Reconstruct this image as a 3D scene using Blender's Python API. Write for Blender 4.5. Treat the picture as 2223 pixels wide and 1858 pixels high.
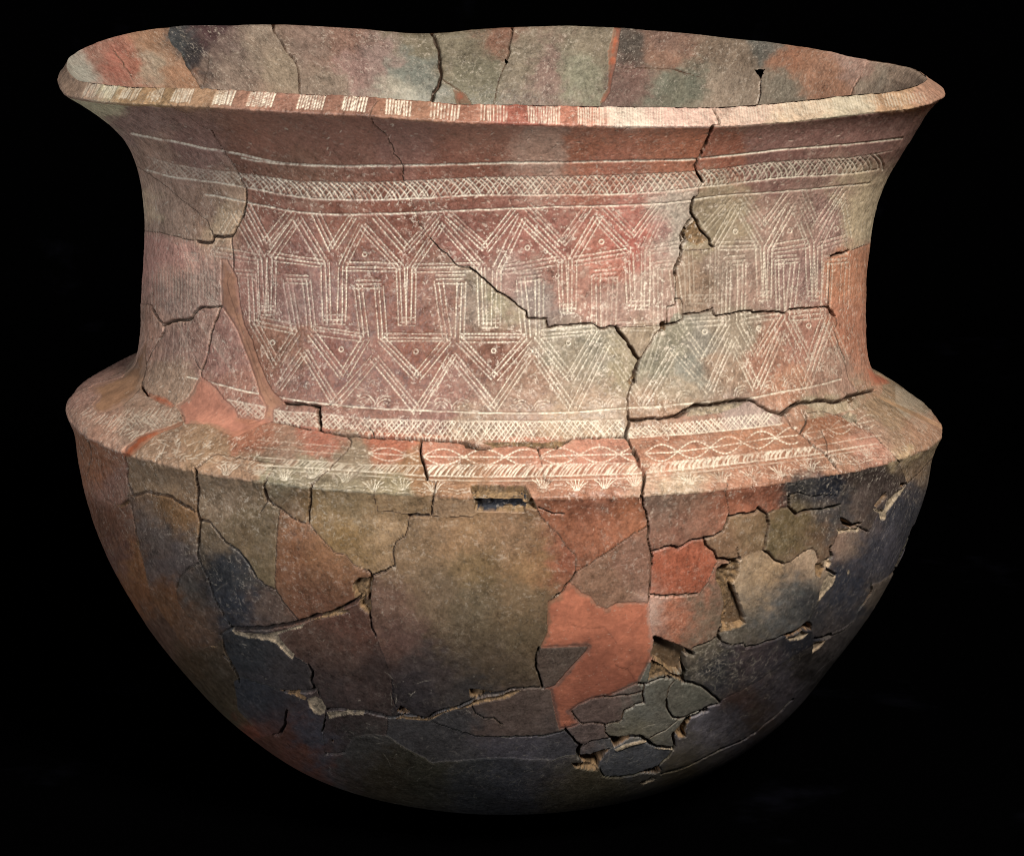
import bpy, math
import numpy as np
from mathutils import Vector, Matrix

# ------------------------------------------------------------------ scene, camera, light
for o in list(bpy.data.objects): bpy.data.objects.remove(o)
scene = bpy.context.scene
COL = scene.collection
U = 0.25/952.0                       # metres per drawing unit
ZB = 799.0                           # drawing height of the bowl's lowest point
def W3(p): return Vector((p[0]*U, p[1]*U, (p[2]+ZB)*U))

IMW, IMH = 2223.0, 1858.0
CAM_D, CAM_PITCH, AXIS_X = 6500.0, math.radians(11.8), 1095.0
FPX = CAM_D/math.cos(CAM_PITCH)
CAM = np.array([0.0, -CAM_D, CAM_D*math.tan(CAM_PITCH)])
cam_data = bpy.data.cameras.new('camera'); cam = bpy.data.objects.new('camera', cam_data); COL.objects.link(cam)
cam.location = W3(CAM); cam.rotation_euler = (math.pi/2-CAM_PITCH, 0, 0)
cam_data.sensor_width = 36.0; cam_data.lens = 36.0*FPX/IMW
cam_data.shift_x = (IMW/2-AXIS_X)/IMW
cam_data.clip_start = 0.05; cam_data.clip_end = 60
scene.camera = cam

world = bpy.data.worlds.new('World'); scene.world = world; world.use_nodes = True
world.node_tree.nodes['Background'].inputs[0].default_value = (0.6, 0.68, 0.8, 1)
world.node_tree.nodes['Background'].inputs[1].default_value = 0.034

def area(name, loc, target, size, power, col):
    d = bpy.data.lights.new(name, 'AREA'); d.shape = 'DISK'; d.size = size; d.energy = power; d.color = col
    o = bpy.data.objects.new(name, d); COL.objects.link(o)
    o.location = loc; o.rotation_euler = (Vector(target)-Vector(loc)).to_track_quat('-Z', 'Y').to_euler()
    return o
KEY_DIR = np.array([0.30, -0.78, 0.54]); KEY_DIR /= np.linalg.norm(KEY_DIR)
FILL_DIR = np.array([-0.66, -0.75, 0.05]); FILL_DIR /= np.linalg.norm(FILL_DIR)
KEY_COL, FILL_COL = (1.0, 0.935, 0.84), (0.96, 0.97, 1.0)
KEY_E, FILL_E = 1.20, 0.40          # strength of each lamp on the pot
TGT = Vector((0, 0, 0.24))
area('key_lamp', TGT+Vector(KEY_DIR)*2.6, TGT, 0.6, KEY_E*math.pi**2*2.6**2, KEY_COL)
area('fill_lamp', TGT+Vector(FILL_DIR)*3.2, TGT, 1.1, FILL_E*math.pi**2*3.2**2, FILL_COL)
scene.view_settings.view_transform = 'Standard'; scene.view_settings.look = 'None'
scene.view_settings.exposure = 0.0; scene.view_settings.gamma = 1.0
scene.render.engine = 'CYCLES'; scene.cycles.filter_width = 1.0

# ------------------------------------------------------------------ numpy helpers
rng = np.random.default_rng(11)
def hash3(i, j, k, seed):
    h = (i*374761393 + j*668265263 + k*2147483647 + seed*974634777) & 0xffffffff
    h = ((h ^ (h >> 13))*1274126177) & 0xffffffff
    h = ((h ^ (h >> 16))*2246822519) & 0xffffffff
    return ((h ^ (h >> 15)) & 0xffffff).astype(np.float32)/np.float32(0xffffff)
def vnoise(x, y, z, seed=0):
    xi, yi, zi = np.floor(x).astype(np.int64), np.floor(y).astype(np.int64), np.floor(z).astype(np.int64)
    u, v, w = (x-xi).astype(np.float32), (y-yi).astype(np.float32), (z-zi).astype(np.float32)
    u = u*u*(3-2*u); v = v*v*(3-2*v); w = w*w*(3-2*w)
    r = 0
    for a in (0, 1):
        for b in (0, 1):
            for c in (0, 1):
                r = r + hash3(xi+a, yi+b, zi+c, seed)*(u if a else 1-u)*(v if b else 1-v)*(w if c else 1-w)
    return r*2-1
def vnoise2(x, y, seed=0):
    xi, yi = np.floor(x).astype(np.int64), np.floor(y).astype(np.int64)
    u, v = (x-xi).astype(np.float32), (y-yi).astype(np.float32)
    u = u*u*(3-2*u); v = v*v*(3-2*v); k = np.int64(7)
    return ((hash3(xi, yi, k, seed)*(1-u)+hash3(xi+1, yi, k, seed)*u)*(1-v)
            + (hash3(xi, yi+1, k, seed)*(1-u)+hash3(xi+1, yi+1, k, seed)*u)*v)*2-1
def fbm2(x, y, seed=0, octv=3):
    r = 0; a = 1.0; t = 0
    for o in range(octv):
        r = r+a*vnoise2(x*2**o, y*2**o, seed+o); t += a; a *= .55
    return r/t
def sstep(a, b, x):
    t = np.clip((x-a)/(b-a), 0, 1); return t*t*(3-2*t)
def lin(c):
    c = np.asarray(c, float)/255.0
    return np.where(c <= .04045, c/12.92, ((c+.055)/1.055)**2.4)
FW = np.array([0, math.cos(CAM_PITCH), -math.sin(CAM_PITCH)]); UPV = np.array([0, math.sin(CAM_PITCH), math.cos(CAM_PITCH)])
def proj(P):
    d = P-CAM; w = d@FW
    return AXIS_X+FPX*d[..., 0]/w, IMH/2-FPX*(d@UPV)/w

# ------------------------------------------------------------------ the vessel's shape
BK = np.array([0, 8, 16, 25, 35, 45, 55, 65, 75, 90.])
BC = np.array([923.9, 916.2, 907.3, 896., 885.5, 886.4, 883.8, 864.3, 846.9, 829.5])
def hermite(K, c, a, end0=None):
    m = np.gradient(c, K)
    if end0 is not None: m[-1] = end0
    i = np.clip(np.searchsorted(K, a)-1, 0, len(K)-2); h = K[i+1]-K[i]; t = (a-K[i])/h
    return (2*t**3-3*t**2+1)*c[i]+(t**3-2*t**2+t)*h*m[i]+(-2*t**3+3*t**2)*c[i+1]+(t**3-t**2)*h*m[i+1]
al = np.linspace(90, 2.4, 260); br = hermite(BK, BC, al, 0)
bowl_pts = np.stack([br*np.cos(np.radians(al)), 30-br*np.sin(np.radians(al))], 1); bowl_pts[0, 0] = 0.5
upper = np.array([(923, 12), (927, 28), (933, 44), (939.5, 57), (942, 62), (942, 65), (938, 69.5), (922, 83), (896, 101), (850, 130), (826, 144),
    (809, 158), (797, 177), (787, 205), (779, 245), (774, 305), (772, 392), (774, 462), (777, 506), (784, 552), (796, 592), (814, 632),
    (833, 664), (860, 700), (894, 735), (920, 756), (930, 762.5), (934, 766), (934, 768.5), (929, 773), (915, 783), (901, 793), (897.5, 796), (895, 797)], float)
def dense(pts, n=14):
    d = np.r_[0, np.cumsum(np.hypot(*np.diff(pts, axis=0).T))]
    t = np.concatenate([np.linspace(d[i], d[i+1], n, endpoint=False) for i in range(len(d)-1)]+[[d[-1]]])
    return np.stack([hermite(d, pts[:, 0], t), hermite(d, pts[:, 1], t)], 1)
prof = np.vstack([bowl_pts, dense(upper)])
arc = np.r_[0, np.cumsum(np.hypot(*np.diff(prof, axis=0).T))]
def spacing(r, z):
    if z < -740: return 26.0
    if z < -650: return 6.0
    if z < -560: return 3.6
    if z < 20: return 2.6
    if z < 150: return 1.7
    if z < 700: return 1.95
    return 1.75
rows = [0.0]
while rows[-1] < arc[-1]:
    r_, z_ = np.interp(rows[-1], arc, prof[:, 0]), np.interp(rows[-1], arc, prof[:, 1])
    rows.append(rows[-1]+spacing(r_, z_))
rows[-1] = arc[-1]; rows = np.array(rows)
PR, PZ = np.interp(rows, arc, prof[:, 0]), np.interp(rows, arc, prof[:, 1])
# zones along the profile: 0 bowl, 1 shoulder, 2 neck, 3 lip
ZONE = np.where(PZ < 60, 0, np.where((PZ < 152), 1, 2)); ZONE[rows > np.interp(0, [0], [0])+arc[-1]-58] = 3

# hand-made unevenness measured round the rim and the shoulder edge
RIN = 896.0
rim_front = [(185.5, 174), (271, 185), (442, 191.5), (613, 200), (800, 208.5), (971, 224), (1142, 227), (1313, 231), (1500, 234), (1550, 234), (1673, 224), (1810, 210), (1930, 201)]
rim_back = [(254, 82), (319, 65), (373, 59), (442, 57), (527, 56), (592, 54), (698, 56), (800, 63), (880, 70), (937, 71), (1039, 63), (1142, 58), (1244, 56), (1347, 61), (1500, 73), (1600, 85), (1673, 92), (1793, 109), (1896, 130)]
def rim_solve(x, y, back):
    th, z = math.asin(max(-.97, min(.97, (x-AXIS_X)/RIN))), 780.0
    if back: th = math.pi-th
    for _ in range(60):
        P = np.array([RIN*math.sin(th), -RIN*math.cos(th), z]); X, Y = proj(P)
        s = math.sin(th)+(x-X)/RIN*.8; s = max(-.985, min(.985, s)); th = math.asin(s)
        if back: th = math.pi-th
        z += (Y-y)
    return th, z
tab = sorted([(t % (2*math.pi), z) for t, z in [rim_solve(x, y, False) for x, y in rim_front]+[rim_solve(x, y, True) for x, y in rim_back]])
tt = np.array([t for t, z in tab]); tz = np.array([z for t, z in tab])
tg = np.linspace(0, 2*math.pi, 361)
rz = np.interp(tg, np.r_[tt-2*math.pi, tt, tt+2*math.pi], np.r_[tz, tz, tz])
for _ in range(5): rz[:-1] = (np.roll(rz[:-1], 1)+2*rz[:-1]+np.roll(rz[:-1], -1))/4; rz[-1] = rz[0]
RIM_DZ = rz-798.0
AZ = np.array([-900, 300, 392, 462, 506, 552, 592, 632, 668, 700, 740, 768, 900.]); AR = np.array([0, 0, 2, 6, 8, 13, 17, 21, 22, 16, 2, -6, -6.])
def surf(th, r, z, inner=False):
    """base surface point for angle th (0 = towards the viewer) and profile point (r, z)"""
    s = np.sin(th)
    wr = sstep(300, 770, z); wl = sstep(210, 70, z); wb = sstep(-260, 50, z)
    gen = -32*s*s-12*s
    lip = -8*s*s-9*s-17*s**9-14*s**8
    dz = (wr*np.interp(np.mod(th, 2*math.pi), tg, RIM_DZ)+(1-wr)*((1-wl)*gen+wl*lip))*wb
    rr = r+np.interp(z, AZ, AR)*s
    lean = np.exp(-((np.mod(th, 2*math.pi)-4.71)/.42)**2)                       # the lip thins out on the left
    rr = rr+lean*.5*np.clip(934-r, 0, 60)*sstep(745, 797, z)
    rr = rr+9*np.exp(-((z+610)/110)**2)*np.clip(s, 0, 1)-5*np.exp(-((z+640)/90)**2)*np.clip(-s, 0, 1)
    x, y, zz = rr*np.sin(th), -rr*np.cos(th), z+dz
    n = 3.4*vnoise(x/190, y/190, zz/150, 3)+1.6*vnoise(x/70, y/70, zz/60, 9)+.7*vnoise(x/27, y/27, zz/24, 19)
    k = 1+n/np.maximum(rr, 60)
    return np.stack([x*k, y*k, zz+.6*n*np.ones_like(x)], -1)

# ------------------------------------------------------------------ marks seen on the vessel
# every mark is written on a sheet (a letter) in that sheet's own drawing coordinates; sheet -> drawing is a shift and a scale
SHEET = dict(A=(100, 0), B=(800, 0), C=(1400, 0), D=(100, 500), E=(800, 500), F=(1400, 500), G=(100, 950), H=(800, 950), I=(1400, 950), J=(400, 1258), K=(1050, 1258), P=None)
def pts(sheet, txt):
    a = np.array([[float(v) for v in p.split(',')] for p in txt.split()])
    return a*2 if sheet == 'P' else a/2.925+np.array(SHEET[sheet])
# cracks: sheet, width, points
CR = '''A 2|810,690 880,720 970,795 1055,835
A 4|1055,835 1110,930 1165,1010 1215,1090 1245,1155 1270,1200
A 6|1270,1200 1272,1235 1270,1290 1255,1360 1220,1430 1180,1500
A 7|1180,1500 1105,1508 1062,1500 1045,1540 1010,1550 960,1535
A 2|960,1535 860,1510 740,1480 640,1470 600,1465
A 4|1050,1470 1062,1500
A 1.6|1050,1470 1020,1400 940,1330 860,1270 720,1150 640,1100 580,1060
A 3|1175,1500 1180,1560 1190,1640 1187,1755
D 3|1178,40 1185,150 1187,240 1190,262
D 6|670,480 690,540 740,595
D 9|740,600 800,580 870,565 920,555 970,500 985,490
D 5|985,490 1050,490 1112,485
D 8|750,600 745,650 720,690
D 2|720,690 690,740 660,800 630,850
D 5|1110,488 1080,560 1060,620 1040,680 1030,740 1020,800 1000,850 985,900 985,925
D 2.5|945,820 965,855 985,890
D 3|670,480 640,470 590,465
D 4|630,730 630,810 638,880 625,900 608,985
D 8|605,985 620,1015 650,1045
D 5|870,560 880,600
D 4|860,1170 880,1185 875,1210
D 8|1515,1098 1600,1105 1700,1110 1735,1120
D 14|1735,1120 1735,1180 1735,1262
D 7|1735,1262 1800,1285 1900,1300 2047,1310
D 5|1455,1215 1550,1235 1650,1258 1735,1265
D 3|1735,1120 1800,1108 1940,1125
E 8|0,1310 100,1318 200,1325 350,1328 500,1335 610,1350 740,1385
E 6|740,1385 800,1370 900,1362 1000,1365 1080,1375 1200,1372 1250,1350 1300,1325 1400,1318 1500,1312 1600,1310 1640,1300
E 3|0,1250 25,1275 35,1310
C 6|440,695 460,745 480,795
C 9|482,795 440,798 420,850 385,930 350,990 320,1060
C 8|320,1060 325,1100 370,1165
C 2|370,1165 350,1195 340,1240 310,1262
C 7|310,1255 300,1300 290,1330 312,1380
C 8|310,1380 345,1430 370,1480 410,1520 415,1555 440,1572
C 8|312,1390 270,1415 245,1460 260,1530 235,1560 230,1600 225,1640 200,1690 195,1750
C 2|440,1572 400,1585 330,1588 230,1585
E 10|2010,0 1995,20 1990,70
E 4|1990,70 1988,150 1980,220 1950,235
E 2.5|1950,235 1950,330 1948,440
E 4|1950,440 1985,435 1995,470 1998,570
E 4|1950,440 1950,480 1900,485 1898,590
E 7|1998,570 1940,590 1880,600
E 4|1860,622 1820,660 1780,730 1740,800 1720,825
E 3|1865,625 1840,640 1870,640
F 5|240,537 350,525 420,510 432,498
F 5|432,498 440,540 500,540 600,520 680,515 690,525
F 6|690,525 830,520 890,535 920,510
F 5|920,505 1000,495 1100,490 1165,490
F 8|1165,490 1180,515 1210,550
F 2.5|1210,550 1225,600 1200,640 1230,720 1265,800 1275,850 1290,920 1300,960
F 8|1190,170 1230,155 1290,135
F 2|1290,135 1350,110 1420,90
F 2|1190,170 1175,260 1170,360 1165,490
B 2|320,1420 380,1500 410,1530
B 2.5|60,640 20,690 10,740 45,800 110,850 130,900 155,930 160,980 195,1010 220,1060 222,1150
B 1.3|222,1150 260,1250 300,1350 320,1420
E 3.5|390,55 440,110 500,160 540,210 580,235 640,240
E 5.5|640,240 690,270 720,300 780,350 820,390 870,420 930,460 960,490 1000,520 1010,560 1060,565 1130,560
E 4.5|1130,560 1140,620 1200,610 1330,592 1400,590 1440,600 1470,625 1530,610 1575,615
E 9|1575,615 1620,670 1660,740 1690,790 1720,820
E 10|1720,825 1710,860 1690,910 1690,965
E 6|1690,960 1660,1010 1650,1060 1650,1180
E 12|1650,1180 1660,1220 1640,1270 1630,1310
E 2|1580,620 1700,615 1800,605 1865,600
E 8|1655,1205 1800,1195 1950,1185 2000,1170 2047,1135
F 9|200,1178 250,1150 300,1120 350,1105
F 12|300,1120 350,1105 450,1110 550,1085 670,1075
F 8|670,1075 720,1110 790,1140 870,1165
F 11|870,1165 920,1130 980,1095
F 8|980,1095 1060,1092 1130,1080 1180,1085 1240,1080 1280,1060 1330,1040 1400,1030 1460,1015
E 10|1635,1305 1670,1360 1690,1410 1720,1480 1750,1525
E 9|1750,1525 1745,1620 1740,1680 1725,1720
H 6|1730,370 1745,440 1770,490 1780,560 1775,640
H 5|1775,640 1790,700 1800,740 1795,850 1785,980
H 3.5|1785,980 1780,1045
E 8|335,1335 325,1420 345,1480 370,1580
E 2.5|370,1580 430,1600
H 4|430,275 415,330 410,380 400,495
E 4|1065,1375 1085,1420 1095,1450
E 1.5|1095,1450 1110,1540
E 3.5|1110,1540 1120,1580 1160,1590
D 3.5|1900,1300 1940,1330 1930,1370 1880,1430 1820,1480 1790,1520 1740,1560 1690,1610
D 5|1685,1610 1675,1660 1675,1755
D 5|1395,1580 1385,1650 1400,1720
D 5|945,1510 985,1480 1020,1445 1060,1425 1085,1420
D 2|1085,1420 1200,1440 1350,1465 1450,1480 1430,1530 1395,1580
D 5|940,1500 955,1570 965,1640 960,1755
D 3|500,1440 520,1520 520,1620
G 6|525,300 540,345 560,365 640,345 720,365 780,370 830,410 880,430 940,468
G 4|440,432 380,390 350,340 310,260
G 6|945,200 960,280 970,330 960,400 960,460
G 8|960,460 970,510 980,560 970,620 965,680
G 6|965,680 955,740 980,795
G 4|975,795 900,830 860,880 840,910 825,960
G 1.6|825,960 840,1050 900,1130 1000,1200 1110,1250
G 5|980,795 1010,850 1040,930 1060,1000 1100,1080 1150,1160 1180,1205
G 9|1180,1210 1280,1215 1380,1210 1480,1195 1570,1180 1640,1160 1740,1130 1840,1100 1940,1050 1995,1015
G 3.5|1180,1205 1130,1230 1110,1250
G 4|1110,1250 1140,1350 1160,1400 1180,1450 1220,1520 1230,1560
G 4|265,20 290,90 285,120 270,180 262,230
G 3|545,430 555,520 570,600 590,690
G 5|975,520 1010,530 1050,545 1110,630 1150,665 1200,700 1250,745 1290,810 1335,885
G 2.5|1335,885 1400,940 1460,965 1500,1030 1560,1110 1605,1162
G 2|1485,450 1470,600 1460,750 1455,880 1460,965
G 5|1385,270 1390,330 1410,390 1440,430
G 3|1440,430 1490,450
G 3|1490,450 1560,510 1620,540 1665,540
G 2.5|1410,400 1380,450 1360,490
G 5|1678,310 1680,400 1665,480 1665,540
G 2.5|1665,540 1720,610 1800,690 1850,740 1900,745 1950,800 2000,830 2047,845
H 5|0,845 20,880
H 5|20,880 100,850 130,825 165,815
H 3.5|165,815 155,740 170,660 230,630 250,540 265,500
H 7|260,500 290,495 380,495
H 2|380,495 500,505 660,500
H 2|60,465 150,470 260,485
H 2|35,330 40,400 60,465
H 7|20,880 10,960 5,1050 10,1150
H 5|10,1150 20,1220 45,1262
H 5|1315,855 1290,900 1250,945 1220,990 1190,1005
H 2|1190,1005 1140,1040
H 2.5|1315,855 1340,840 1440,775 1540,710 1640,640 1720,590 1775,560
H 2.2|1075,465 1090,500 1150,560 1200,600 1250,680 1315,745 1312,855
H 4|1080,445 1160,480 1240,485
J 9|1180,0 1168,80 1175,160
J 4|1175,200 1185,300 1215,360
J 6|790,545 815,590 800,640 825,690
J 2|700,490 750,520 790,545
J 8|825,695 800,715 720,712 640,710
J 4|840,690 860,740
J 7|915,828 1000,828 1060,838 1130,838 1180,845 1250,860 1300,875
J 2|640,710 480,655 345,610
J 3|1320,640 1315,690 1325,750 1345,810
J 5|1300,876 1400,860 1470,865 1540,882 1600,846 1650,826 1730,810 1760,796
J 5|1760,796 1850,752 1980,722 2047,715
J 2.5|1540,888 1650,930 1780,970 1850,995 2047,1000
K 3.5|115,1000 200,998 400,995 450,980 520,958
J 2.5|1290,880 1290,930 1285,990
J 4|900,855 885,910 875,965
J 3|1830,810 1850,850 1900,880 1970,880 2010,920
J 6|655,830 640,880 640,930 600,980 570,985
J 3|660,1040 680,1065
J 4|900,1105 980,1105 1020,1095
J 5|250,480 300,540 330,590 345,625
K 6|350,438 330,500 335,570 355,620 375,690
K 6|0,735 100,725 200,692
K 4|200,692 300,685 380,688
K 3.5|700,755 800,745 900,735 1010,712
K 5|985,660 1030,660 1080,640 1130,625 1190,625
K 4.5|1025,662 1010,700 1010,735 1020,780
K 5|1020,782 960,790 950,815 885,835 880,870
K 3|880,870 880,890 780,920
K 3|560,835 580,870 620,910 690,910 770,920 770,965
K 6|1160,765 1170,820 1200,870 1250,880
K 5|1250,880 1320,850 1380,830 1440,800 1500,785
K 6|1500,775 1440,720 1390,680 1330,655 1270,648
K 2.5|1160,765 1180,680 1190,660 1210,645
K 10|1272,490 1275,560 1265,648
K 10|1085,370 1150,395 1250,430 1330,475
K 7|520,955 550,990 580,1030 620,1060
K 11|620,1060 605,1090 600,1130
K 9|805,1000 850,1012 950,998 1010,1000 1060,1042
K 7|1060,1045 1120,1065 1205,1070
K 7|1205,980 1215,1060 1205,1075
K 9|1260,930 1290,880 1330,860 1420,830
K 4|1130,1230 1220,1210 1340,1160 1450,1100 1600,1040 1720,970 1850,870 1960,760
K 3|735,1200 760,1250 860,1250 950,1240 1000,1222
K 2|600,1110 500,1125 440,1150
K 3|620,1060 680,1025 800,1005
K 2.5|60,870 120,920
K 3|770,965 800,1000
K 3|1205,1075 1190,1110 1130,1160 1110,1190
K 3|1060,1000 1140,960 1250,880
I 5|45,725 120,700 165,690
I 8|165,690 210,705
I 5|210,705 270,665 325,650 372,638
I 6|372,640 450,625 500,590 530,530 535,500
I 6|535,500 600,490 680,480 720,465
I 7|720,450 772,482
I 3|772,482 830,455 915,440
I 7|915,370 915,440 968,492
I 3|910,372 970,350 1060,375 1170,370 1235,380
I 6|968,490 1020,465 1090,460 1150,450 1210,440 1235,428
I 6|775,485 790,560 775,640 770,690 750,712
I 6|750,712 800,740 830,780 880,802
I 2.5|880,802 940,780 1000,730 1060,705 1090,720 1100,765
I 7|380,645 390,690 440,725 460,772
I 9|460,772 540,778 605,772
I 4|605,772 590,700
I 2|465,780 440,830 400,920 350,988
I 4|38,730 50,800 40,840
I 4|20,990 60,1000 100,1005 180,1005 230,1000 350,985
I 2|530,290 510,350 525,420 535,490
I 12|555,950 590,1040 625,1145
I 6|475,1205 460,1250 480,1290
I 3.5|480,1290 540,1320 590,1310 620,1305 640,1330 700,1320 800,1290 885,1255
I 7|1075,1275 1130,1270 1180,1255
I 2|1180,1255 1260,1230 1320,1170
I 7|1178,695 1192,760 1150,772
I 6|1155,838 1215,872
I 4|1345,560 1425,602
I 2|1242,490 1235,430
I 2.2|1235,590 1200,660 1180,700
I 3|1660,300 1760,210 1815,145
I 3.5|1710,560 1650,700 1590,830 1555,880
I 3|1440,920 1435,980 1390,1050 1350,1110
I 2|1100,1055 1060,1120 1040,1175
I 3|300,1335 380,1310 450,1265
F 5|890,1170 930,1240 1000,1300 1080,1370 1140,1410 1170,1440
F 8|1170,1440 1215,1500
F 4|1215,1500 1245,1535
F 4|1010,1150 1030,1180 1020,1240 980,1290
F 2.5|1120,1270 1160,1350 1160,1420
F 5|1330,1180 1340,1220 1385,1255
F 3.5|1470,1310 1530,1370 1590,1430
F 2|1030,1160 1120,1150 1230,1180 1330,1180
F 2.5|1590,1430 1620,1480
F 6|1735,1265 1765,1270
P 1|188,117 176,104 165,92 162,84
P 1|408,110 412,100
P 1|777,118 776,108
P 1|950,423 962,430 975,436
P 1|945,405 950,398 960,392
P 1|921,412 928,420 935,428
P 1|597,522 597,543 588,553
P 1|473,523 490,525 512,524
P 1|514,560 520,556
P 1|913,512 912,530 911,545
P 1|891,453 910,450 927,452
P 1|937,463 945,469 951,474
P 1|985,512 990,520
P 1|151,592 165,650 205,710 232,700 250,690
P 1|408,690 418,715 425,738
P 1|424,770 430,778
P 1|346,762 326,772 312,771
P 1|297,797 285,800 270,802
P 1|351,794 352,806 352,818
P 1|374,816 384,800 402,797 420,798
P 1|600,825 540,822 470,828 440,812 420,798
P 1|781,760 820,740 860,712 900,690 926,673
P 1|752,710 751,703
P 1|777,691 783,684
P 1|803,607 815,600 828,597
P 1|881,684 884,693
P 1|966,625 956,632 945,634
P 1|945,578 950,570 956,562
P 1|1010,500 1018,490
P 1|860,758 880,735 905,712
P 1|650,830 655,842
P 1|790,524 792,512
P 1|263,733 254,740 258,770 285,800
P 1|80,480 74,470
P 1|131,540 120,500 110,480
P 1|770,690 795,682
P 1|704,640 704,660
P 1|541,490 548,477
P 1|430,778 440,776
P 1|210,345 222,338
P 1|138,500 132,495
P 1|152,632 140,634
P 1|590,750 597,748
P 1|890,640 888,658
P 1|943,578 949,553 962,536
P 1|352,775 345,766
P 1|430,763 424,772 422,780
P 1|583,703 598,702
P 1|341,744 343,758
P 1|888,605 886,614 894,606 899,605 901,594
P 1|895,614 899,622
P 1|925,676 932,664
P 1|719,840 714,831
P 1|140,525 140,542
P 1|103,519 90,514
P 1|140,544 143,551
P 1|209,554 217,556
P 1|300,458 289,458
P 1|976,503 980,512 985,524
P 1|940,265 958,261
P 1|962,536 976,527 985,526'''
# fractures seen on the inside
CRI = '''A 6|1440,158 1450,200 1500,270 1530,330 1560,355
A 8|1555,350 1585,385
A 5|1575,375 1600,430 1610,500 1615,620
A 2|1570,352 1625,342
A 3|430,320 470,370 520,450 555,510
A 5|870,350 900,420 950,490 990,560
A 2|1040,330 1030,430 1000,540
B 9|395,205 420,250 440,310 450,380 465,480
B 10|465,480 450,540 420,580 398,660
B 3.5|465,500 520,540 555,562
B 5|912,175 905,260 895,330 875,385
B 2.5|870,410 830,500 800,640
B 2.5|1580,420 1640,440 1720,430 1850,435
B 2.5|1930,440 2020,480
C 2.5|0,435 120,435 180,440 270,470 340,490
C 4|735,515 735,600 720,640 705,680
C 2.5|1370,490 1320,570 1300,620
B 1|1490,640 1470,690
C 1|727,445 715,350 722,262
C 1|1370,490 1400,420 1420,365
A 1|870,350 800,290 770,220 790,172
A 1|430,320 400,280 380,262
A 1|545,490 600,560
B 1|870,380 870,415'''
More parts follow.
